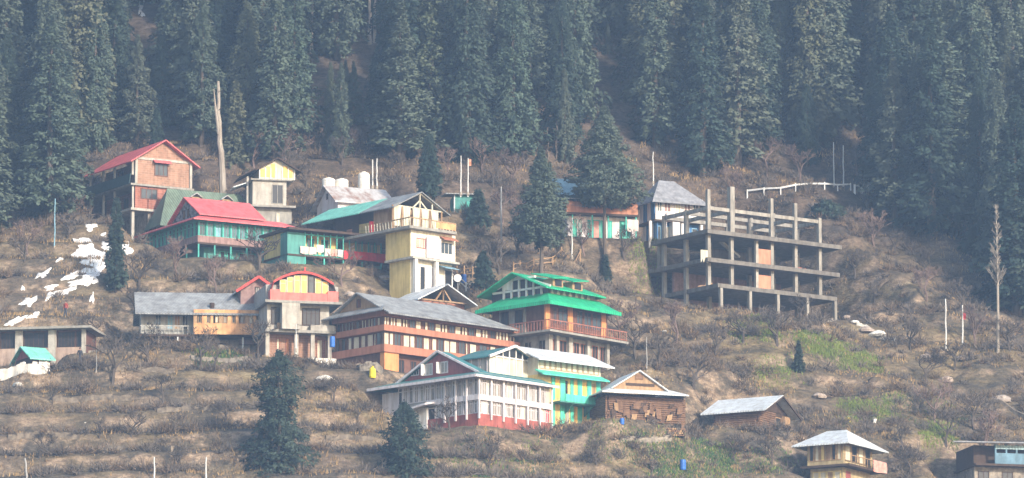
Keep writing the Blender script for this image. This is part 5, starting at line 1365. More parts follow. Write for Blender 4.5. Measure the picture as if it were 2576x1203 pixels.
pole(1627, 932, 848, .06, 'pole_grey', 'thin bare pole behind the log barn gable')
pole(388, 1215, 1150, .09, 'pole_white', 'whitish stake on the lower terrace left of the other stake')
pole(518, 1215, 1150, .09, 'pole_white', 'whitish stake on the lower terrace nearer the foreground conifer')
pole(70, 1215, 1153, .11, 'pole_grey', 'leaning weathered stake at the lower left corner', lean=-.12)
pole(242, 935, 880, .05, 'pole_grey', 'small bare pole near the person on the terrace')
pole(745, 880, 815, .05, 'pole_white', 'white light pole before the red attic house', y=568)

def fence(pts, n, hgt, k, label, name='rail_fence', rails=(.35, .8), w=.09):
    P = [hit(u, v) for u, v in pts]; L = [0]
    for a, b in zip(P[:-1], P[1:]): L.append(L[-1]+(b-a).length)
    e = empty(name, P[0], 0, label, 'fence'); Q = []
    for i in range(n):
        s = L[-1]*i/(n-1); j = min(int(np.searchsorted(L, s, 'right'))-1, len(P)-2); t = (s-L[j])/(L[j+1]-L[j]+1e-9)
        q = P[j].lerp(P[j+1], t); q.z = float(ground(q.x, q.y)); Q.append(q-P[0])
    for i, q in enumerate(Q):
        m = MB(); m.bar(q-ZV*.3, q+ZV*hgt*(1+.08*math.sin(i*2.7)), w*1.3, k); m.build('post', e)
    for r in rails:
        m = MB()
        for a, b in zip(Q[:-1], Q[1:]): m.bar(a+ZV*hgt*r, b+ZV*hgt*r, w, k)
        m.build('rail', e)
fence([(1292, 685), (1340, 672), (1400, 665), (1460, 652)], 9, 1.0, 'tan_wood', 'rustic tan wooden rail fence on the path above the emerald roof')
fence([(1150, 700), (1180, 705), (1215, 690)], 4, 1.2, 'tan_wood', 'short tan rail fence right beside the yellow house')
fence([(1140, 712), (1168, 728), (1190, 735)], 4, .9, 'white_stone', 'broken pale fence posts above the dark timber pavilion')
fence([(1880, 496), (1960, 490), (2060, 482), (2140, 480)], 8, .8, 'pole_white', 'long pale metal railing on the terrace under the twin poles', rails=(.8, .9))
fence([(2150, 486), (2235, 488)], 6, .9, 'white_paint', 'short white balustrade at the right end of the pale railing', w=.16, rails=(.85,))
def path_wall(pts, hgt, th, k, label, name='stone_wall', cat='wall'):
    P = [hit(u, v) for u, v in pts]; m = MB(); O = P[0]
    for a, b in zip(P[:-1], P[1:]):
        n = 4
        for i in range(n):
            p = a.lerp(b, i/n); q = a.lerp(b, (i+1)/n); z0 = float(ground(p.x, p.y)); z1_ = float(ground(q.x, q.y)); d = Vector((-(q-p).y, (q-p).x, 0)).normalized()*th
            hh = hgt*(1+.12*math.sin(i*2.1+p.x))
            m.slab([p-O+ZV*(z0-p.z-.4), q-O+ZV*(z1_-q.z-.4), q-O+ZV*(z1_-q.z+hh), p-O+ZV*(z0-p.z+hh)], d, k)
    o = bpy.data.objects.new(name, m.mesh(name)); COL.objects.link(o); o.location = O; tag(o, label, cat); o['kind'] = 'thing'
path_wall([(-30, 962), (30, 948), (70, 940), (118, 938)], 1.0, .35, 'white_stone', 'whitewashed low wall running down from the sea green hut')
path_wall([(560, 880), (610, 884), (655, 886)], .55, .4, 'stone_wall', 'rough dry stone wall under the orange boarded front')
path_wall([(870, 930), (905, 935), (960, 945)], .8, .4, 'stone_wall', 'tan retaining wall under the orange corner pier')
path_wall([(1560, 1112), (1620, 1114), (1690, 1110)], .5, .4, 'stone_wall', 'low stone ledge in front of the log barn')
path_wall([(2155, 820), (2200, 842), (2250, 858)], .35, .3, 'white_stone', 'tumbled white stone wall below the concrete frame')
path_wall([(2480, 1015), (2540, 1035), (2600, 1060)], .5, .5, 'terrace_stone', 'tumbled retaining wall near the right frame edge')
path_wall([(480, 905), (540, 908), (620, 905)], .4, .4, 'stone_wall', 'mossy terrace edge wall in front of the grey-roofed house')

for i, (pts, lb) in enumerate((([(262, 938), (340, 935), (440, 938)], 'dry stone terrace wall below the large dark bare orchard tree'), ([(130, 1010), (230, 1006), (330, 1008)], 'dry stone terrace wall in the middle of the upper brown terraces'),
        ([(395, 1040), (480, 1036), (570, 1040)], 'dry stone terrace wall left of the foreground conifer'), ([(20, 1105), (110, 1100), (200, 1104)], 'dry stone terrace wall above the leaning stake'),
        ([(250, 1135), (340, 1132), (430, 1136)], 'dry stone terrace wall just above the two whitish stakes'), ([(820, 1110), (880, 1106), (940, 1110)], 'dry stone terrace wall between the two foreground conifers'))):
    path_wall(pts, .5, .3, 'terrace_stone', lb)
p = hit(937, 950); e = empty('yellow_bag', p, .3, 'bright yellow sack standing on the bank below the orange pier', 'sack')
m = MB(); m.tube([(0, 0, -.05), (0, 0, .12), (.02, 0, .5), (-.02, .02, .85), (0, 0, .95)], [.26, .32, .30, .26, .1], 'yellow_cloth', 10); m.build('bag_body', e)
m = MB(); m.tube([(0, 0, .93), (.03, 0, 1.06)], [.07, .14], 'yellow_cloth', 8); m.build('bag_neck', e)
def barrel(px, label, r=.28, hh=.85, k='blue_plastic', y=None):
    p = at_y(px[0], px[1], y) if y else hit(*px); e = empty('barrel', p, 0, label, 'barrel')
    m = MB(); m.lathe((0, 0, 0), [(r*.92, -.05), (r, .05), (r, hh*.32), (r*1.05, hh*.35), (r, hh*.38), (r, hh*.64), (r*1.05, hh*.67), (r, hh*.7), (r*.94, hh)], k, 14); m.build('drum', e)
    m = MB(); m.lathe((0, 0, hh-.01), [(r*.9, 0), (r*.86, .04), (r*.2, .05)], k, 14); m.build('lid', e)
barrel((1718, 1181), 'blue plastic barrel on the dark grass below the log hut')
barrel((1565, 1067), 'small blue drum left of the log barn', .2, .5)
barrel((1166, 712), 'blue barrel beside the satellite dish under the yellow house', .3, .8)
barrel((836, 872), 'blue drum at the right edge of the red attic house terrace', .25, .9, y=567)
p = at_y(1152, 700, 590); e = empty('satellite_dish', p, 0, 'small white satellite dish at the foot of the yellow house', 'dish')
m = MB(); m.tube([(0, 0, 0), (.02, -.03, .0), (.12, -.10, .03)], [.05, .3, .38], 'white_paint', 14); d = m.build('dish', e); d.rotation_euler = (R_(20), 0, R_(-60))
m = MB(); m.bar((0, .05, -1.2), (0, .02, 0), .06, 'pole_grey'); m.build('mast', e)
for i, (u, v, lb) in enumerate(((2135, 1062, 'small yellow bucket on the bank above the bright hipped roof'), (2200, 1065, 'small white bucket on the bank right of the yellow one'))):
    e = empty('bucket', hit(u, v), 0, lb, 'bucket')
    m = MB(); m.tube([(0, 0, 0), (0, 0, .4)], [.16, .22], 'yellow_cloth' if i == 0 else 'white_paint', 10); m.build('pail', e)
    m = MB(); m.tube([(-.2, 0, .38), (-.12, 0, .55), (.12, 0, .55), (.2, 0, .38)], [.02]*4, 'pole_grey', 5); m.build('handle', e)

def firewood(px, w, hh, label, rz=.2):
    p = hit(*px); e = empty('firewood_stack', p, rz, label, 'firewood'); g = random.Random(int(px[0])); m = MB(); r = .11; n = int(w/.21); k = int(hh/.19)
    for j in range(k):
        for i in range(n-(j % 2)):
            x = (i-(n-1)/2+.5*(j % 2))*.21; z = .08+j*.19; m.tube([(x, -.35+.06*g.random(), z), (x, .3+.06*g.random(), z)], [r*g.uniform(.8, 1.05)]*2, g.choice(['log_wood', 'tan_wood', 'log_wood', 'bark']), 6)
    m.build('logs', e)
    m = MB()
    for s_ in (-1, 1): m.bar((s_*(w/2+.06), 0, -.3), (s_*(w/2+.06), 0, hh+.15), .09, 'bark')
    m.build('stakes_frame', e)
firewood((1700, 1098), 2.0, .9, 'firewood stack against the sunny end of the log barn')
firewood((585, 884), 2.2, .8, 'firewood stack below the orange boarded front')
firewood((1200, 735), 1.6, .8, 'firewood stack under the short rail fence by the yellow house', -.3)
firewood((860, 905), 1.6, .8, 'firewood stack between red attic house and long orange house')
def cable(a, b, sag, label):
    a = Vector(a); b = Vector(b); m = MB(); n = 14
    m.tube([a.lerp(b, t)-a-ZV*sag*4*t*(1-t) for t in np.linspace(0, 1, n)], [.018]*n, 'dark_opening', 5)
    o = bpy.data.objects.new('overhead_cable', m.mesh('overhead_cable')); COL.objects.link(o); o.location = a; tag(o, label, 'cable')
pt = at_y(1261, 474, hit(1261, 662).y)
cable(pt, HY.W_(6, -.5, 8.0), .6, 'black cable sagging from the grey utility pole to the yellow house')
cable(pt, HB.W_(1.5, 0, 4.0), 1.2, 'black cable sagging from the grey utility pole to the slate roofed house')
cable(at_y(745, 816, 568), HO.W_(.2, 7, 6.0), .5, 'black cable from the white light pole to the long orange house')
cable(HT.W_(10.4, 0, 4.6), HY.W_(0, 4, 5.8), .5, 'black cable between turquoise long house and yellow house')

# ------------------------------------------------------------------ two people
def person(px, hgt, label, top, face, arm):
    J = {'pel': (0, 0, .53), 'chest': (0, -.01, .76), 'neck': (0, -.01, .85), 'head': (0, -.02, .915), 'crown': (0, -.01, .985),
         'sl': (.11, 0, .80), 'el': (.15, .02, .63), 'wl': (.13+arm, -.06, .50), 'hl': (.12+arm, -.08, .455),
         'sr': (-.11, 0, .80), 'er': (-.15, .02, .63), 'wr': (-.14, -.04, .49), 'hr': (-.14, -.06, .445),
         'kl': (.055, -.02, .28), 'al': (.065, .01, .045), 'tl': (.07, -.075, .02), 'kr': (-.05, -.05, .285), 'ar': (-.06, -.02, .045), 'tr': (-.065, -.105, .02)}
    R = {'pel': .085, 'chest': .095, 'neck': .036, 'head': .058, 'crown': .045, 'sl': .048, 'el': .036, 'wl': .025, 'hl': .022, 'sr': .048, 'er': .036, 'wr': .025, 'hr': .022,
         'kl': .05, 'al': .035, 'tl': .026, 'kr': .05, 'ar': .035, 'tr': .026}
    E = [('pel', 'chest'), ('chest', 'neck'), ('neck', 'head'), ('head', 'crown'), ('chest', 'sl'), ('sl', 'el'), ('el', 'wl'), ('wl', 'hl'), ('chest', 'sr'), ('sr', 'er'), ('er', 'wr'), ('wr', 'hr'),
         ('pel', 'kl'), ('kl', 'al'), ('al', 'tl'), ('pel', 'kr'), ('kr', 'ar'), ('ar', 'tr')]
    ks = list(J); me = bpy.data.meshes.new('skeleton'); me.from_pydata([tuple(c*hgt for c in J[k]) for k in ks], [(ks.index(a), ks.index(b)) for a, b in E], [])
    t = bpy.data.objects.new('skeleton', me); COL.objects.link(t)
    md = t.modifiers.new('skin', 'SKIN'); t.modifiers.new('sub', 'SUBSURF').levels = 1
    for k, sv in zip(ks, me.skin_vertices[0].data): sv.radius = (R[k]*hgt, R[k]*hgt*(.72 if k in ('pel', 'chest') else 1)); sv.use_root = k == 'pel'
    dg = bpy.context.evaluated_depsgraph_get(); bm_ = bpy.data.meshes.new_from_object(t.evaluated_get(dg)); bpy.data.objects.remove(t); bm_.name = 'person'
    bm_.materials.clear()
    for k in ('skin', top, 'trousers'): bm_.materials.append(M(k))
    for p in bm_.polygons:
        c = p.center/hgt; p.use_smooth = True
        p.material_index = 0 if c.z > .845 or (abs(c.x) > .1 and c.z < .50 and c.z > .4) else 1 if c.z > .53 or abs(c.x) > .125 else 2
    pos = hit(*px); e = empty('person', pos, face, label, 'person'); b = bpy.data.objects.new('body', bm_); COL.objects.link(b); b.parent = e
    m = MB(); m.lathe((0, .005*hgt, .93*hgt), [(.055*hgt, -.02*hgt), (.066*hgt, .02*hgt), (.055*hgt, .06*hgt), (.02*hgt, .085*hgt)], 'hair', 10); m.build('hair', e)
person((201, 916), 1.55, 'person in dark clothes standing on the terrace before the flat-roofed house', 'jacket_dark', .4, .02)
person((165, 796), 1.5, 'person in red jacket and dark trousers on the snowy slope path', 'jacket_red', -.5, .06)

# ================================================================== trees
def conifer_mesh(seed, H, R, nb, ns, droop=.45, base=.06, size=.42, prof=.75, gap=.0, hang_=.6, shape=None):
    g = np.random.default_rng(seed)
    t = base+(1-base)*(np.linspace(0, 1, nb)**.92); t = np.clip(t+g.normal(0, .006, nb), base, .995)
    az = np.arange(nb)*2.39996+g.normal(0, .35, nb)
    ln = R*np.clip((1-t), 0.02, 1)**prof*(.55+.6*g.random(nb))
    if shape: ln = np.interp(t, *shape)*(.6+.55*g.random(nb))
    else: ln *= np.clip((t-base)/.12+.55, 0, 1)
    # clumpy: whole sectors shorter
    ln *= 1-gap*(g.random(nb) < .3)
    s = np.sqrt(g.uniform(.03, 1, (nb, ns)))
    dx, dy = np.cos(az)[:, None], np.sin(az)[:, None]; L = ln[:, None]
    wob = g.normal(0, .10, (nb, ns))*L+g.normal(0, .10, (nb, ns))
    px = dx*L*s - dy*wob; py = dy*L*s + dx*wob
    pz = t[:, None]*H + L*(.22*s-droop*s*s) + g.normal(0, .12, (nb, ns)) - hang_*g.random((nb, ns))**2*.8
    P = np.stack([px, py, pz], -1).reshape(-1, 3); N = len(P)
    out = np.stack([np.repeat(np.cos(az), ns), np.repeat(np.sin(az), ns), np.zeros(N)], 1)
    d = out*g.uniform(.3, 1, (N, 1))+np.stack([g.normal(0, .45, N), g.normal(0, .45, N), -hang_*g.uniform(.1, 1.3, N)], 1)
    d /= np.linalg.norm(d, axis=1)[:, None]
    w = np.cross(d, g.normal(0, 1, (N, 3))); w /= np.linalg.norm(w, axis=1)[:, None]+1e-6
    sz = size*g.uniform(.5, 1.3, (N, 1))*np.clip(.55+.6*(1-P[:, 2:3]/H), .5, 1.1)
    V = np.stack([P-d*sz*.25, P+w*sz*.34+d*sz*.25, P+d*sz, P-w*sz*.34+d*sz*.3], 1).reshape(-1, 3)
    F = np.arange(N*4).reshape(-1, 4)
    return V, F
def trunk_mesh(H, r, k='bark', seed=0, frac=.97, limbs=0, R=2.0, base=.1):
    m = MB(); g = random.Random(seed); n = 9
    m.tube([(.05*math.sin(i*1.3+seed), .05*math.cos(i*1.7+seed), -.8+(H*frac+.8)*i/(n-1)) for i in range(n)], [r*(1-.93*i/(n-1))+.015 for i in range(n)], k, 7)
    for i in range(limbs):
        t = base+(.9-base)*i/limbs; a = i*2.4; L = R*(1-t)*.7; z = H*t
        m.tube([(0, 0, z), (L*.5*math.cos(a), L*.5*math.sin(a), z+L*.08), (L*math.cos(a), L*math.sin(a), z-L*.18)], [r*(1-t)*.35+.01, r*(1-t)*.22+.01, .01], k, 4)
    return m.mesh('trunk')
VAR = []
for i, (R, nb, ns, dr, prof, hg, sz) in enumerate(((2.9, 170, 84, .45, .70, .8, .30), (2.4, 180, 80, .60, .50, 1.2, .28), (3.6, 150, 92, .35, .80, .6, .32), (2.7, 170, 84, .55, .45, 1.3, .29), (2.1, 160, 76, .5, .62, 1.0, .28), (4.0, 160, 96, .3, .95, .55, .32))):
    V, F = conifer_mesh(100+i, 18, R, nb, ns, dr, .07, sz, prof, .35, hg)
    for mk in ('needles', 'needles_dark', 'needles_olive'):
        me = np_mesh('crown', V, F, [M(mk)]); VAR.append((i, mk, me))
TRK = [trunk_mesh(18, .30, 'bark', s, limbs=14) for s in range(3)]
VM = {(i, k): me for i, k, me in VAR}
def tree(p, H, Rs, var, mk, label, group=None, name='conifer', rz=None, trunk=None, k_h=18.0, crown=None):
    e = empty(name, p, random.random()*6.28 if rz is None else rz, label, 'tree', group)
    s = H/k_h
    for nm, me in (('trunk', trunk or TRK[var % 3]), ('crown', crown or VM[(var, mk)])):
        o = bpy.data.objects.new(nm, me); COL.objects.link(o); o.parent = e; o.scale = (s*Rs, s*Rs, s)
    return e
LM = [(60, 'above the left snow slope'), (190, 'left of the red gabled brick house'), (310, 'behind the red gabled brick house'), (430, 'left of the dead trunk'), (545, 'behind the tall dead trunk'),
      (660, 'behind the yellow gabled attic'), (790, 'above the squat water tanks'), (900, 'above the tall water tank'), (1010, 'above the timber attic house'), (1110, 'above the turquoise shed'),
      (1210, 'above the twin orange-tipped poles'), (1330, 'above the tall grey utility pole'), (1450, 'behind the two big village conifers'), (1560, 'by the pinkish forest clearing'), (1670, 'behind the slate pyramidal roof'),
      (1790, 'above the concrete frame'), (1900, 'above the bare frame columns'), (2000, 'above the pale railing'), (2110, 'behind the twin white poles'), (2220, 'beyond the white balustrade'), (2340, 'above the two prayer poles'), (2450, 'beside the tall bare poplar'), (2560, 'at the right frame edge')]
KIND = {'needles': 'grey-green', 'needles_dark': 'dark blue-green', 'needles_olive': 'pale olive'}
rr = random.Random(12); cand = []
yy = 600.0
while yy < 735:
    xx = -66.0
    while xx < 72:
        x = xx+rr.uniform(-1.9, 1.9); y = yy+rr.uniform(-2, 2)+float(shear(x))*.8
        cand.append((x, y)); xx += 4.8
    yy += 5.2
cx = np.array([c[0] for c in cand]); cy = np.array([c[1] for c in cand]); czz = ground(cx, cy); cu, cv = project(cx, cy, czz)
foot = in_foot(cx, cy, 2.5)
used = {}; nfor = 0
order = np.argsort(cy)
for k in order:
    x, y, z, u, v = cx[k], cy[k], czz[k], cu[k], cv[k]
    if foot[k] or v > forest_v(u)+rr.uniform(-14, 6) or v < -60 or u < -150 or u > 2730: continue
    H = rr.uniform(14, 22)*(1.12 if u > 1700 or u < 200 else 1)
    if v > forest_v(u)-35: H *= rr.choice([.55, .8, .95, 1.05])
    vt = float(project(x, y, z+H)[1])
    if abs(u-1543) < 84 and v > 262 and vt < 285: H = max(4.0, (v-300)/24.0) if v > 380 else 0
    if abs(u-1543) < 70 and 195 < v <= 290: H = 0
    if abs(u-356) < 62 and 30 < v < 420 and vt < 52: H = (v-70)/25.0 if v > 150 else 0
    if abs(u-545) < 38 and v > 380: H = 0
    for (u0, v0) in ((784, 132), (866, 150), (936, 118), (1496, 50)):
        if abs(u-u0) < 42 and v > v0: H = min(H, (v-v0+12)/25.5)
    if H < 3: continue
    var = rr.randrange(6); mk = rr.choices(['needles', 'needles_dark', 'needles_olive'], [.56, .3, .14])[0]
    lm = min(LM, key=lambda q: abs(q[0]-u))[1]
    rank = 'front rank' if v > forest_v(u)-45 else 'second rank' if v > 330 else 'third rank' if v > 240 else 'fourth rank' if v > 150 else 'fifth rank' if v > 60 else 'topmost rank'
    size = 'short' if H < 11 else 'tall' if H > 16.5 else 'middling'
    lb = f"{size} {KIND[mk]} forest conifer in the {rank} {lm}"
    n = used.get(lb, 0); used[lb] = n+1
    if n: lb = lb.replace(' forest conifer', [' slim conifer', ' dense conifer', ' ragged conifer', ' crowded conifer'][min(n-1, 3)])
    tree((x, y, z-.2), H, rr.uniform(1.1, 1.55), var, mk, lb, 'conifers of the hazy forest above the village'); nfor += 1
print('forest trees', nfor)

# conifers standing in the village, each its own crown
def solo(u, vb, vt, wpx, label, mk, nb=150, ns=28, dr=.4, prof=.7, hg=.6, base=.08, size=.42, gap=.3, seed=0, y=None, tr=.22, shape=None):
    p = at_y(u, vb, y) if y else hit(u, vb)
    kk = (601.5-vt)/FPX; q = p-CP; H = (kk*q.dot(FW)-q.dot(UP))/(ZV.dot(UP)-kk*ZV.dot(FW)); sc = FPX/q.dot(FW); R = wpx/2/sc
    sh = shape and (np.array([(vb-a)/(vb-vt) for a, b in shape])[::-1], np.array([b/sc for a, b in shape])[::-1])
    V, F = conifer_mesh(seed+int(u), H, R, nb, ns, dr, base, size, prof, gap, hg, shape=sh); me = np_mesh('crown', V, F, [M(mk)])
    tree(p, H, 1, 0, mk, label, rz=0, k_h=H, crown=me, trunk=trunk_mesh(H, tr, 'bark', int(u), limbs=12, R=R, base=base))
solo(700, 1262, 882, 185, 'big dark conifer in the foreground with ragged crown pinched near its middle', 'needles_dark', 300, 60, .3, .45, .5, .03, .30, .45, y=550, shape=[(882, 4), (905, 38), (940, 66), (985, 72), (1012, 44), (1045, 46), (1090, 78), (1140, 98), (1200, 100), (1262, 90)])
solo(1017, 1262, 1012, 140, 'smaller dark foreground conifer before the white panelled house', 'needles_dark', 220, 54, .3, .5, .5, .03, .28, .4, y=549, shape=[(1012, 4), (1035, 34), (1070, 58), (1110, 62), (1160, 72), (1262, 60)])
solo(291, 730, 498, 62, 'narrow dark conifer beside the brick house on the snow slope', 'needles_dark', 150, 26, .45, .4, .7, .05, .34, .3)
solo(1080, 488, 338, 66, 'slender dark conifer rising behind the timber attic gable', 'needles_dark', 150, 26, .45, .35, .7, .05, .34, .2, y=611)
solo(1216, 724, 632, 66, 'small bushy conifer between yellow house and emerald roof', 'needles_dark', 110, 28, .3, .5, .5, .04, .32, .3)
solo(1362, 690, 372, 132, 'tall spreading conifer with visible trunk left of the salmon-banded house', 'needles', 280, 66, .2, .75, .35, .24, .30, .35, shape=[(372, 4), (420, 26), (470, 46), (520, 66), (570, 74), (605, 60), (625, 30)])
solo(1522, 690, 268, 190, 'largest village conifer spreading in front of the salmon-banded house', 'needles', 380, 84, .14, .62, .35, .40, .32, .3, shape=[(268, 4), (310, 26), (360, 50), (410, 78), (460, 104), (500, 112), (520, 84), (530, 30)])
solo(1203, 572, 478, 72, 'dark rounded conifer bush beside the turquoise shed', 'needles_dark', 100, 30, .3, .4, .5, .03, .34, .2)
solo(2010, 935, 856, 36, 'small bright green cone-shaped conifer below the concrete frame', 'needles_dark', 90, 22, .3, .9, .4, .03, .25, .1)
solo(1523, 712, 640, 36, 'young dark conifer on the bank under the largest village conifer', 'needles_dark', 80, 22, .3, .6, .5, .04, .28, .2)
solo(592, 452, 202, 96, 'pale olive conifer close behind the tall dead trunk', 'needles_olive', 180, 32, .35, .62, .6, .05, .42, .4, y=627)
solo(392, 460, 268, 70, 'short dark conifer behind the brick house ridge', 'needles_dark', 140, 26, .4, .6, .7, .06, .36, .3, y=628)
solo(2080, 545, 505, 110, 'low dark evergreen bush beneath the pale railing', 'needles_dark', 80, 34, .2, .4, .5, .02, .34, .2)
solo(2470, 640, 430, 120, 'light green conifer standing behind the tall bare poplar', 'needles_olive', 170, 30, .3, .7, .5, .05, .40, .5)

# dead trunks and bare stems
def dead(u, vb, vt, r, k, label, y=None, lean=0, stubs=5, fork=False):
    p = at_y(u, vb, y) if y else hit(u, vb); kk = (601.5-vt)/FPX; q = p-CP; H = (kk*q.dot(FW)-q.dot(UP))/(ZV.dot(UP)-kk*ZV.dot(FW))
    e = empty('dead_tree', p, 0, label, 'tree'); m = MB(); g = random.Random(int(u)); n = 12
    m.tube([(lean*H*t+.08*g.uniform(-1, 1), .05*g.uniform(-1, 1), -.6+t*(H+.6)) for t in np.linspace(0, 1, n)], [r*(1-.62*t)*(1+.1*g.uniform(-1, 1)) for t in np.linspace(0, 1, n)], k, 8); m.build('trunk', e)
    m = MB()
    if fork: m.tube([(lean*H*.55-.1, -.12, H*.5), (lean*H*.8-.35, -.1, H*.8), (lean*H*.9-.42, -.1, H*.93)], [r*.45, r*.3, r*.12], k, 6)
    for i in range(stubs):
        t = g.uniform(.3, .95); a = g.uniform(0, 6.28); L = g.uniform(.3, .9); m.tube([(lean*H*t, 0, H*t), (lean*H*t+L*math.cos(a), L*math.sin(a), H*t+L*.2)], [.05, .015], k, 4)
    m.build('branch_stubs', e)
dead(560, 474, 205, .36, 'dead_bark', 'tall bleached dead trunk with broken forked top', lean=-.055, fork=True, y=616)
dead(784, 136, -30, .22, 'dead_bark', 'pale bare trunk high in the forest above the water tanks')
dead(866, 140, -30, .2, 'dead_bark', 'thin pale bare trunk beside the twin bare trunks high in the forest')
dead(930, 110, -40, .26, 'dead_bark', 'left one of the twin pale bare trunks at the upper edge')
dead(943, 105, -40, .22, 'dead_bark', 'right one of the twin pale bare trunks at the upper edge')
dead(1496, 45, -30, .12, 'dead_bark', 'single thin pale stem at the upper edge above the clearing')
dead(1400, 402, 305, .14, 'bark', 'thin dark bare trunk at the forest edge behind the big conifers')
dead(1378, 398, 320, .12, 'bark', 'thinner bare trunk just left of another at the forest edge')

def bare_mesh(seed, H, R, depth=5, r0=.12, upright=.55, k='twig'):
    g = random.Random(seed); m = MB(); tr = MB()
    def grow(p, d, L, r, lv, mb):
        q = p+d*L; mid = p+d*L*.5+Vector((g.uniform(-1, 1), g.uniform(-1, 1), g.uniform(-.3, .5)))*L*.09
        mb.tube([p, mid, q], [r, r*.85, r*.68], k, 5 if lv < 2 else 3)
        if lv >= depth: return
        for i in range(g.choice([2, 3, 3]) if lv else 4):
            a = Vector((g.uniform(-1, 1), g.uniform(-1, 1), g.uniform(-.35, 1)*upright+.15)).normalized()
            grow(p.lerp(q, g.uniform(.55, 1)), (d*.55+a*.75).normalized(), L*g.uniform(.6, .82), max(r*.6, .02), lv+1, m)
    grow(Vector((0, 0, -.2)), Vector((g.uniform(-.15, .15), g.uniform(-.15, .15), 1)).normalized(), H*.34, r0, 0, tr)
    return tr.mesh('trunk'), m.mesh('branches')
BARE = [bare_mesh(s, 4.2, 1.5) for s in range(6)]
MAUVE = [bare_mesh(40+s, 4.2, 1.5, r0=.1, upright=.8, k='twig_mauve') for s in range(4)]
def bare(u, v, H, label, i, group='bare orchard trees and shrubs among the houses', lib=None):
    p = hit(u, v); s = H/4.2*1.15; lib = lib or BARE
    e = empty('bare_tree', p, i*1.7, label, 'tree', group)
    for nm, me in zip(('trunk', 'branches'), lib[i % len(lib)]):
        o = bpy.data.objects.new(nm, me); COL.objects.link(o); o.parent = e; o.scale = (s, s, s)
BL = [(283, 965, 5.2, 'large dark bare orchard tree below the flat-roofed house'), (372, 915, 4.6, 'bare tree before the grey end of the tin-roofed house'), (345, 800, 3.8, 'bare tree at the left gable of the grey tin roof'), (350, 722, 5.0, 'bare tree against the turquoise long house left end'),
      (505, 920, 4.4, 'spreading bare tree before the orange boards'), (545, 935, 3.6, 'smaller bare tree right of the spreading one by the orange boards'), (650, 900, 4.2, 'bare tree below the corner of the red attic house'), (652, 690, 5.5, 'tall thin bare tree before the red skirt roof'),
      (430, 860, 3.2, 'bare sapling in front of the grey gallery'), (240, 850, 3.2, 'bare sapling at the right end of the flat roof'), (205, 1010, 2.6, 'bare shrub on the upper brown terrace at the left'), (130, 1020, 2.4, 'bare shrub below the whitewashed wall'), (410, 1010, 3.0, 'bare tree on the terrace under the spreading bare trees'),
      (250, 1105, 2.5, 'bare bush in the middle of the brown terraces'), (330, 1100, 2.8, 'grey bare bush on the same terrace as the tiny bright stone'), (440, 1090, 2.6, 'bare bush left of the foreground conifer'), (565, 1060, 2.6, 'bare bush near the foreground conifer upper left'), (840, 1010, 2.8, 'bare tree right of the foreground conifer'),
      (900, 1060, 2.5, 'bare bush below the long pale rock'), (1130, 1080, 3.6, 'bare tree before the red plinth of the white panelled house'), (1255, 690, 4.5, 'bare tree by the grey utility pole'), (1300, 650, 4.5, 'bare tree between utility pole and big conifer'), (1570, 650, 3.6, 'bare tree on the bank below the slate roofed house'),
      (1600, 900, 4.5, 'bare tree behind the log barn roof'), (1660, 930, 4.0, 'bare tree right of the log barn gable'), (1745, 980, 5.0, 'tall bare tree between barn and log hut'), (1800, 900, 4.0, 'bare tree on the brown slope below the frame left end'), (1870, 860, 4.0, 'bare tree under the middle of the concrete frame'),
      (1955, 870, 4.6, 'bare tree under the right part of the concrete frame'), (2010, 810, 3.2, 'bare shrub against the stone wall of the frame'), (2150, 700, 3.6, 'bare tree right of the concrete frame'), (2200, 760, 3.2, 'bare shrub above the rubble run'), (2290, 880, 3.6, 'bare tree left of the plain prayer pole'),
      (2330, 960, 4.0, 'bare tree in the eroded gully'), (2400, 930, 3.5, 'bare tree beneath the flagged prayer pole'), (2450, 1080, 4.2, 'bare tree above the blue balcony house'), (2380, 1120, 4.4, 'bare tree left of the blue balcony house'), (2270, 1130, 3.6, 'bare tree right of the bright hipped roof'),
      (2290, 1190, 3.2, 'bare shrub at the lower edge right of the pink quilt'), (1940, 1170, 3.4, 'bare tree left of the bright hipped roof'), (1850, 1160, 3.0, 'bare shrub on the grassy bank under the log hut'), (1640, 1190, 3.0, 'bare shrub at the lower edge under the log barn'), (1500, 1170, 2.8, 'bare shrub under the turquoise balcony house'),
      (1230, 1180, 2.8, 'bare shrub at the lower edge below the red plinth'), (100, 1150, 2.8, 'bare bush beside the leaning stake'), (450, 1180, 2.4, 'bare bush between the two whitish stakes'), (60, 660, 3.2, 'bare bush at the foot of the left forest'), (170, 600, 3.4, 'bare bush right of the pale blue lamp post'),
      (725, 465, 4.2, 'reddish bare tree behind the yellow gabled attic'), (770, 470, 3.6, 'bare tree left of the squat water tanks'), (860, 415, 3.6, 'bare bush at the forest edge above the squat tanks'), (980, 440, 3.2, 'bare bush right of the white twin poles by the tank'), (1240, 470, 3.2, 'bare bush above the turquoise shed'), (1290, 520, 3.6, 'bare bush left of the big spreading conifer'),
      (1910, 470, 3.0, 'bare bush at the left end of the pale railing'), (2180, 540, 3.2, 'bare bush under the white balustrade'), (2330, 700, 4.0, 'bare tree at the foot of the right forest'), (2420, 780, 4.0, 'bare tree left of the tall bare poplar'), (2540, 880, 4.0, 'bare tree right of the tall bare poplar'), (2250, 640, 3.0, 'bare bush at the edge of the dark right forest')]
for i, (u, v, H, lb) in enumerate(BL): bare(u, v, H, lb, i)
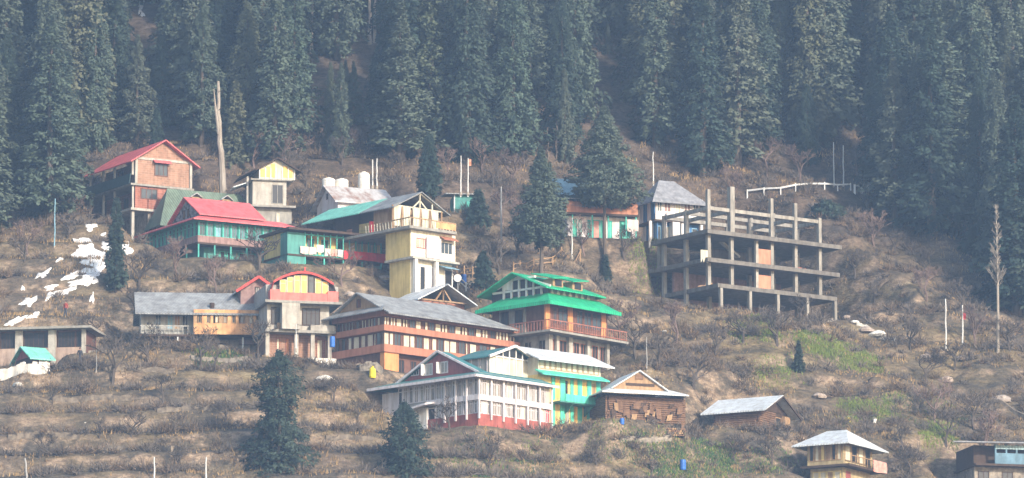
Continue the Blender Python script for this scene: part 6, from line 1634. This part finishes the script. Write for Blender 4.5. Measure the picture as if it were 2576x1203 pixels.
ML = [(640, 420, 4.5, 'mauve bare tree at the forest edge above the yellow gabled attic'), (715, 440, 5, 'taller mauve bare tree right above the yellow gabled attic'), (745, 400, 4.5, 'mauve bare tree in the brush right of the yellow gabled attic'), (895, 395, 4, 'mauve bare tree at the forest edge above the tall water tank'),
      (1020, 405, 4.5, 'mauve bare tree at the forest edge left of the slender conifer'), (1125, 450, 4, 'mauve bare tree beside the turquoise shed roof'), (1215, 440, 4.5, 'mauve bare tree right of the twin poles by the shed'), (1290, 470, 5, 'mauve bare tree above the grey utility pole'), (1265, 560, 4.5, 'mauve bare tree left of the tall spreading conifer'),
      (1320, 600, 4.5, 'mauve bare tree behind the rustic rail fence'), (1470, 640, 4.5, 'mauve bare tree under the salmon banded house'), (1850, 505, 4.5, 'mauve bare tree behind the top of the concrete frame'), (1930, 440, 5, 'mauve bare tree in the brush above the pale railing'), (2010, 460, 4.5, 'mauve bare tree left of the twin white poles'),
      (2160, 450, 4.5, 'mauve bare tree right of the twin white poles'), (2200, 620, 4.5, 'mauve bare tree on the slope right of the frame'), (2330, 760, 4.5, 'mauve bare tree above the flagged prayer pole'), (2450, 870, 4.5, 'mauve bare tree between prayer poles and tall poplar'), (180, 560, 4, 'mauve bare tree left of the brick house columns'), (70, 640, 4, 'mauve bare tree under the left forest edge'),
      (540, 740, 4.5, 'mauve bare tree on the bank above the grey tin roof'), (440, 700, 4.5, 'mauve bare tree below the turquoise long house'), (860, 720, 4.5, 'mauve bare tree below the hanging red cloth'), (1560, 860, 5, 'mauve bare tree right of the emerald roofed house'), (1700, 860, 5, 'mauve bare tree on the slope between emerald house and frame'), (2480, 1150, 5, 'mauve bare tree right before the blue balcony house'), (2350, 1060, 5, 'mauve bare tree on the gully side')]
for i, (u, v, H, lb) in enumerate(ML): bare(u, v, H, lb, i, 'mauve bare trees at the forest edge', MAUVE)
# tall poplar on the right
def poplar(u, vb, vt, label, seed):
    p = hit(u, vb); kk = (601.5-vt)/FPX; q = p-CP; H = (kk*q.dot(FW)-q.dot(UP))/(ZV.dot(UP)-kk*ZV.dot(FW)); e = empty('bare_poplar', p, 0, label, 'tree'); g = random.Random(seed)
    m = MB(); m.tube([(.06*math.sin(t*4)+.02*t*H*.15, 0, -.4+t*(H+.4)) for t in np.linspace(0, 1, 10)], [.15*(1-.8*t)+.02 for t in np.linspace(0, 1, 10)], 'dead_bark', 7); m.build('trunk', e)
    m = MB()
    for i in range(84):
        t = g.uniform(.42, .98); a = g.uniform(0, 6.28); L = g.uniform(.8, 2.2)*(1.25-t); z = H*t; c = Vector((math.cos(a), math.sin(a), 1.3)).normalized(); b = Vector((0, 0, z))
        m.tube([b, b+c*L*.5, b+c*L+Vector((0, 0, .2*L))], [.05, .04, .015], 'twig_pale', 4)
        for j in range(4):
            s = g.uniform(.3, .9); d = (c+Vector((g.uniform(-1, 1), g.uniform(-1, 1), g.uniform(0, .8)))*.8).normalized(); m.tube([b+c*L*s, b+c*L*s+d*L*.45], [.028, .012], 'twig_pale', 3)
    m.build('branches', e)
poplar(2510, 885, 515, 'tall bare poplar with pale stem at the right forest edge', 3)

# ------------------------------------------------------------------ the hazy air
bm_top = max([float(ZZ.max())]+[o.matrix_world.translation.z for o in COL.objects])+30
def haze():
    m = MB(); mm = bpy.data.materials.new('air'); mm.use_nodes = True; nt = mm.node_tree; nt.nodes.remove(nt.nodes['Principled BSDF'])
    v = nt.nodes.new('ShaderNodeVolumePrincipled'); v.inputs['Density'].default_value = HAZE_D; v.inputs['Color'].default_value = (*HAZE_C, 1); v.inputs['Anisotropy'].default_value = 0
    nt.links.new(v.outputs[0], nt.nodes['Material Output'].inputs['Volume']); MATS['air'] = mm
    m.box(-440, 440, -170, 1070, float(ZZ.min())-1, bm_top, 'air'); o = m.build('haze'); o['kind'] = 'stuff'
haze()
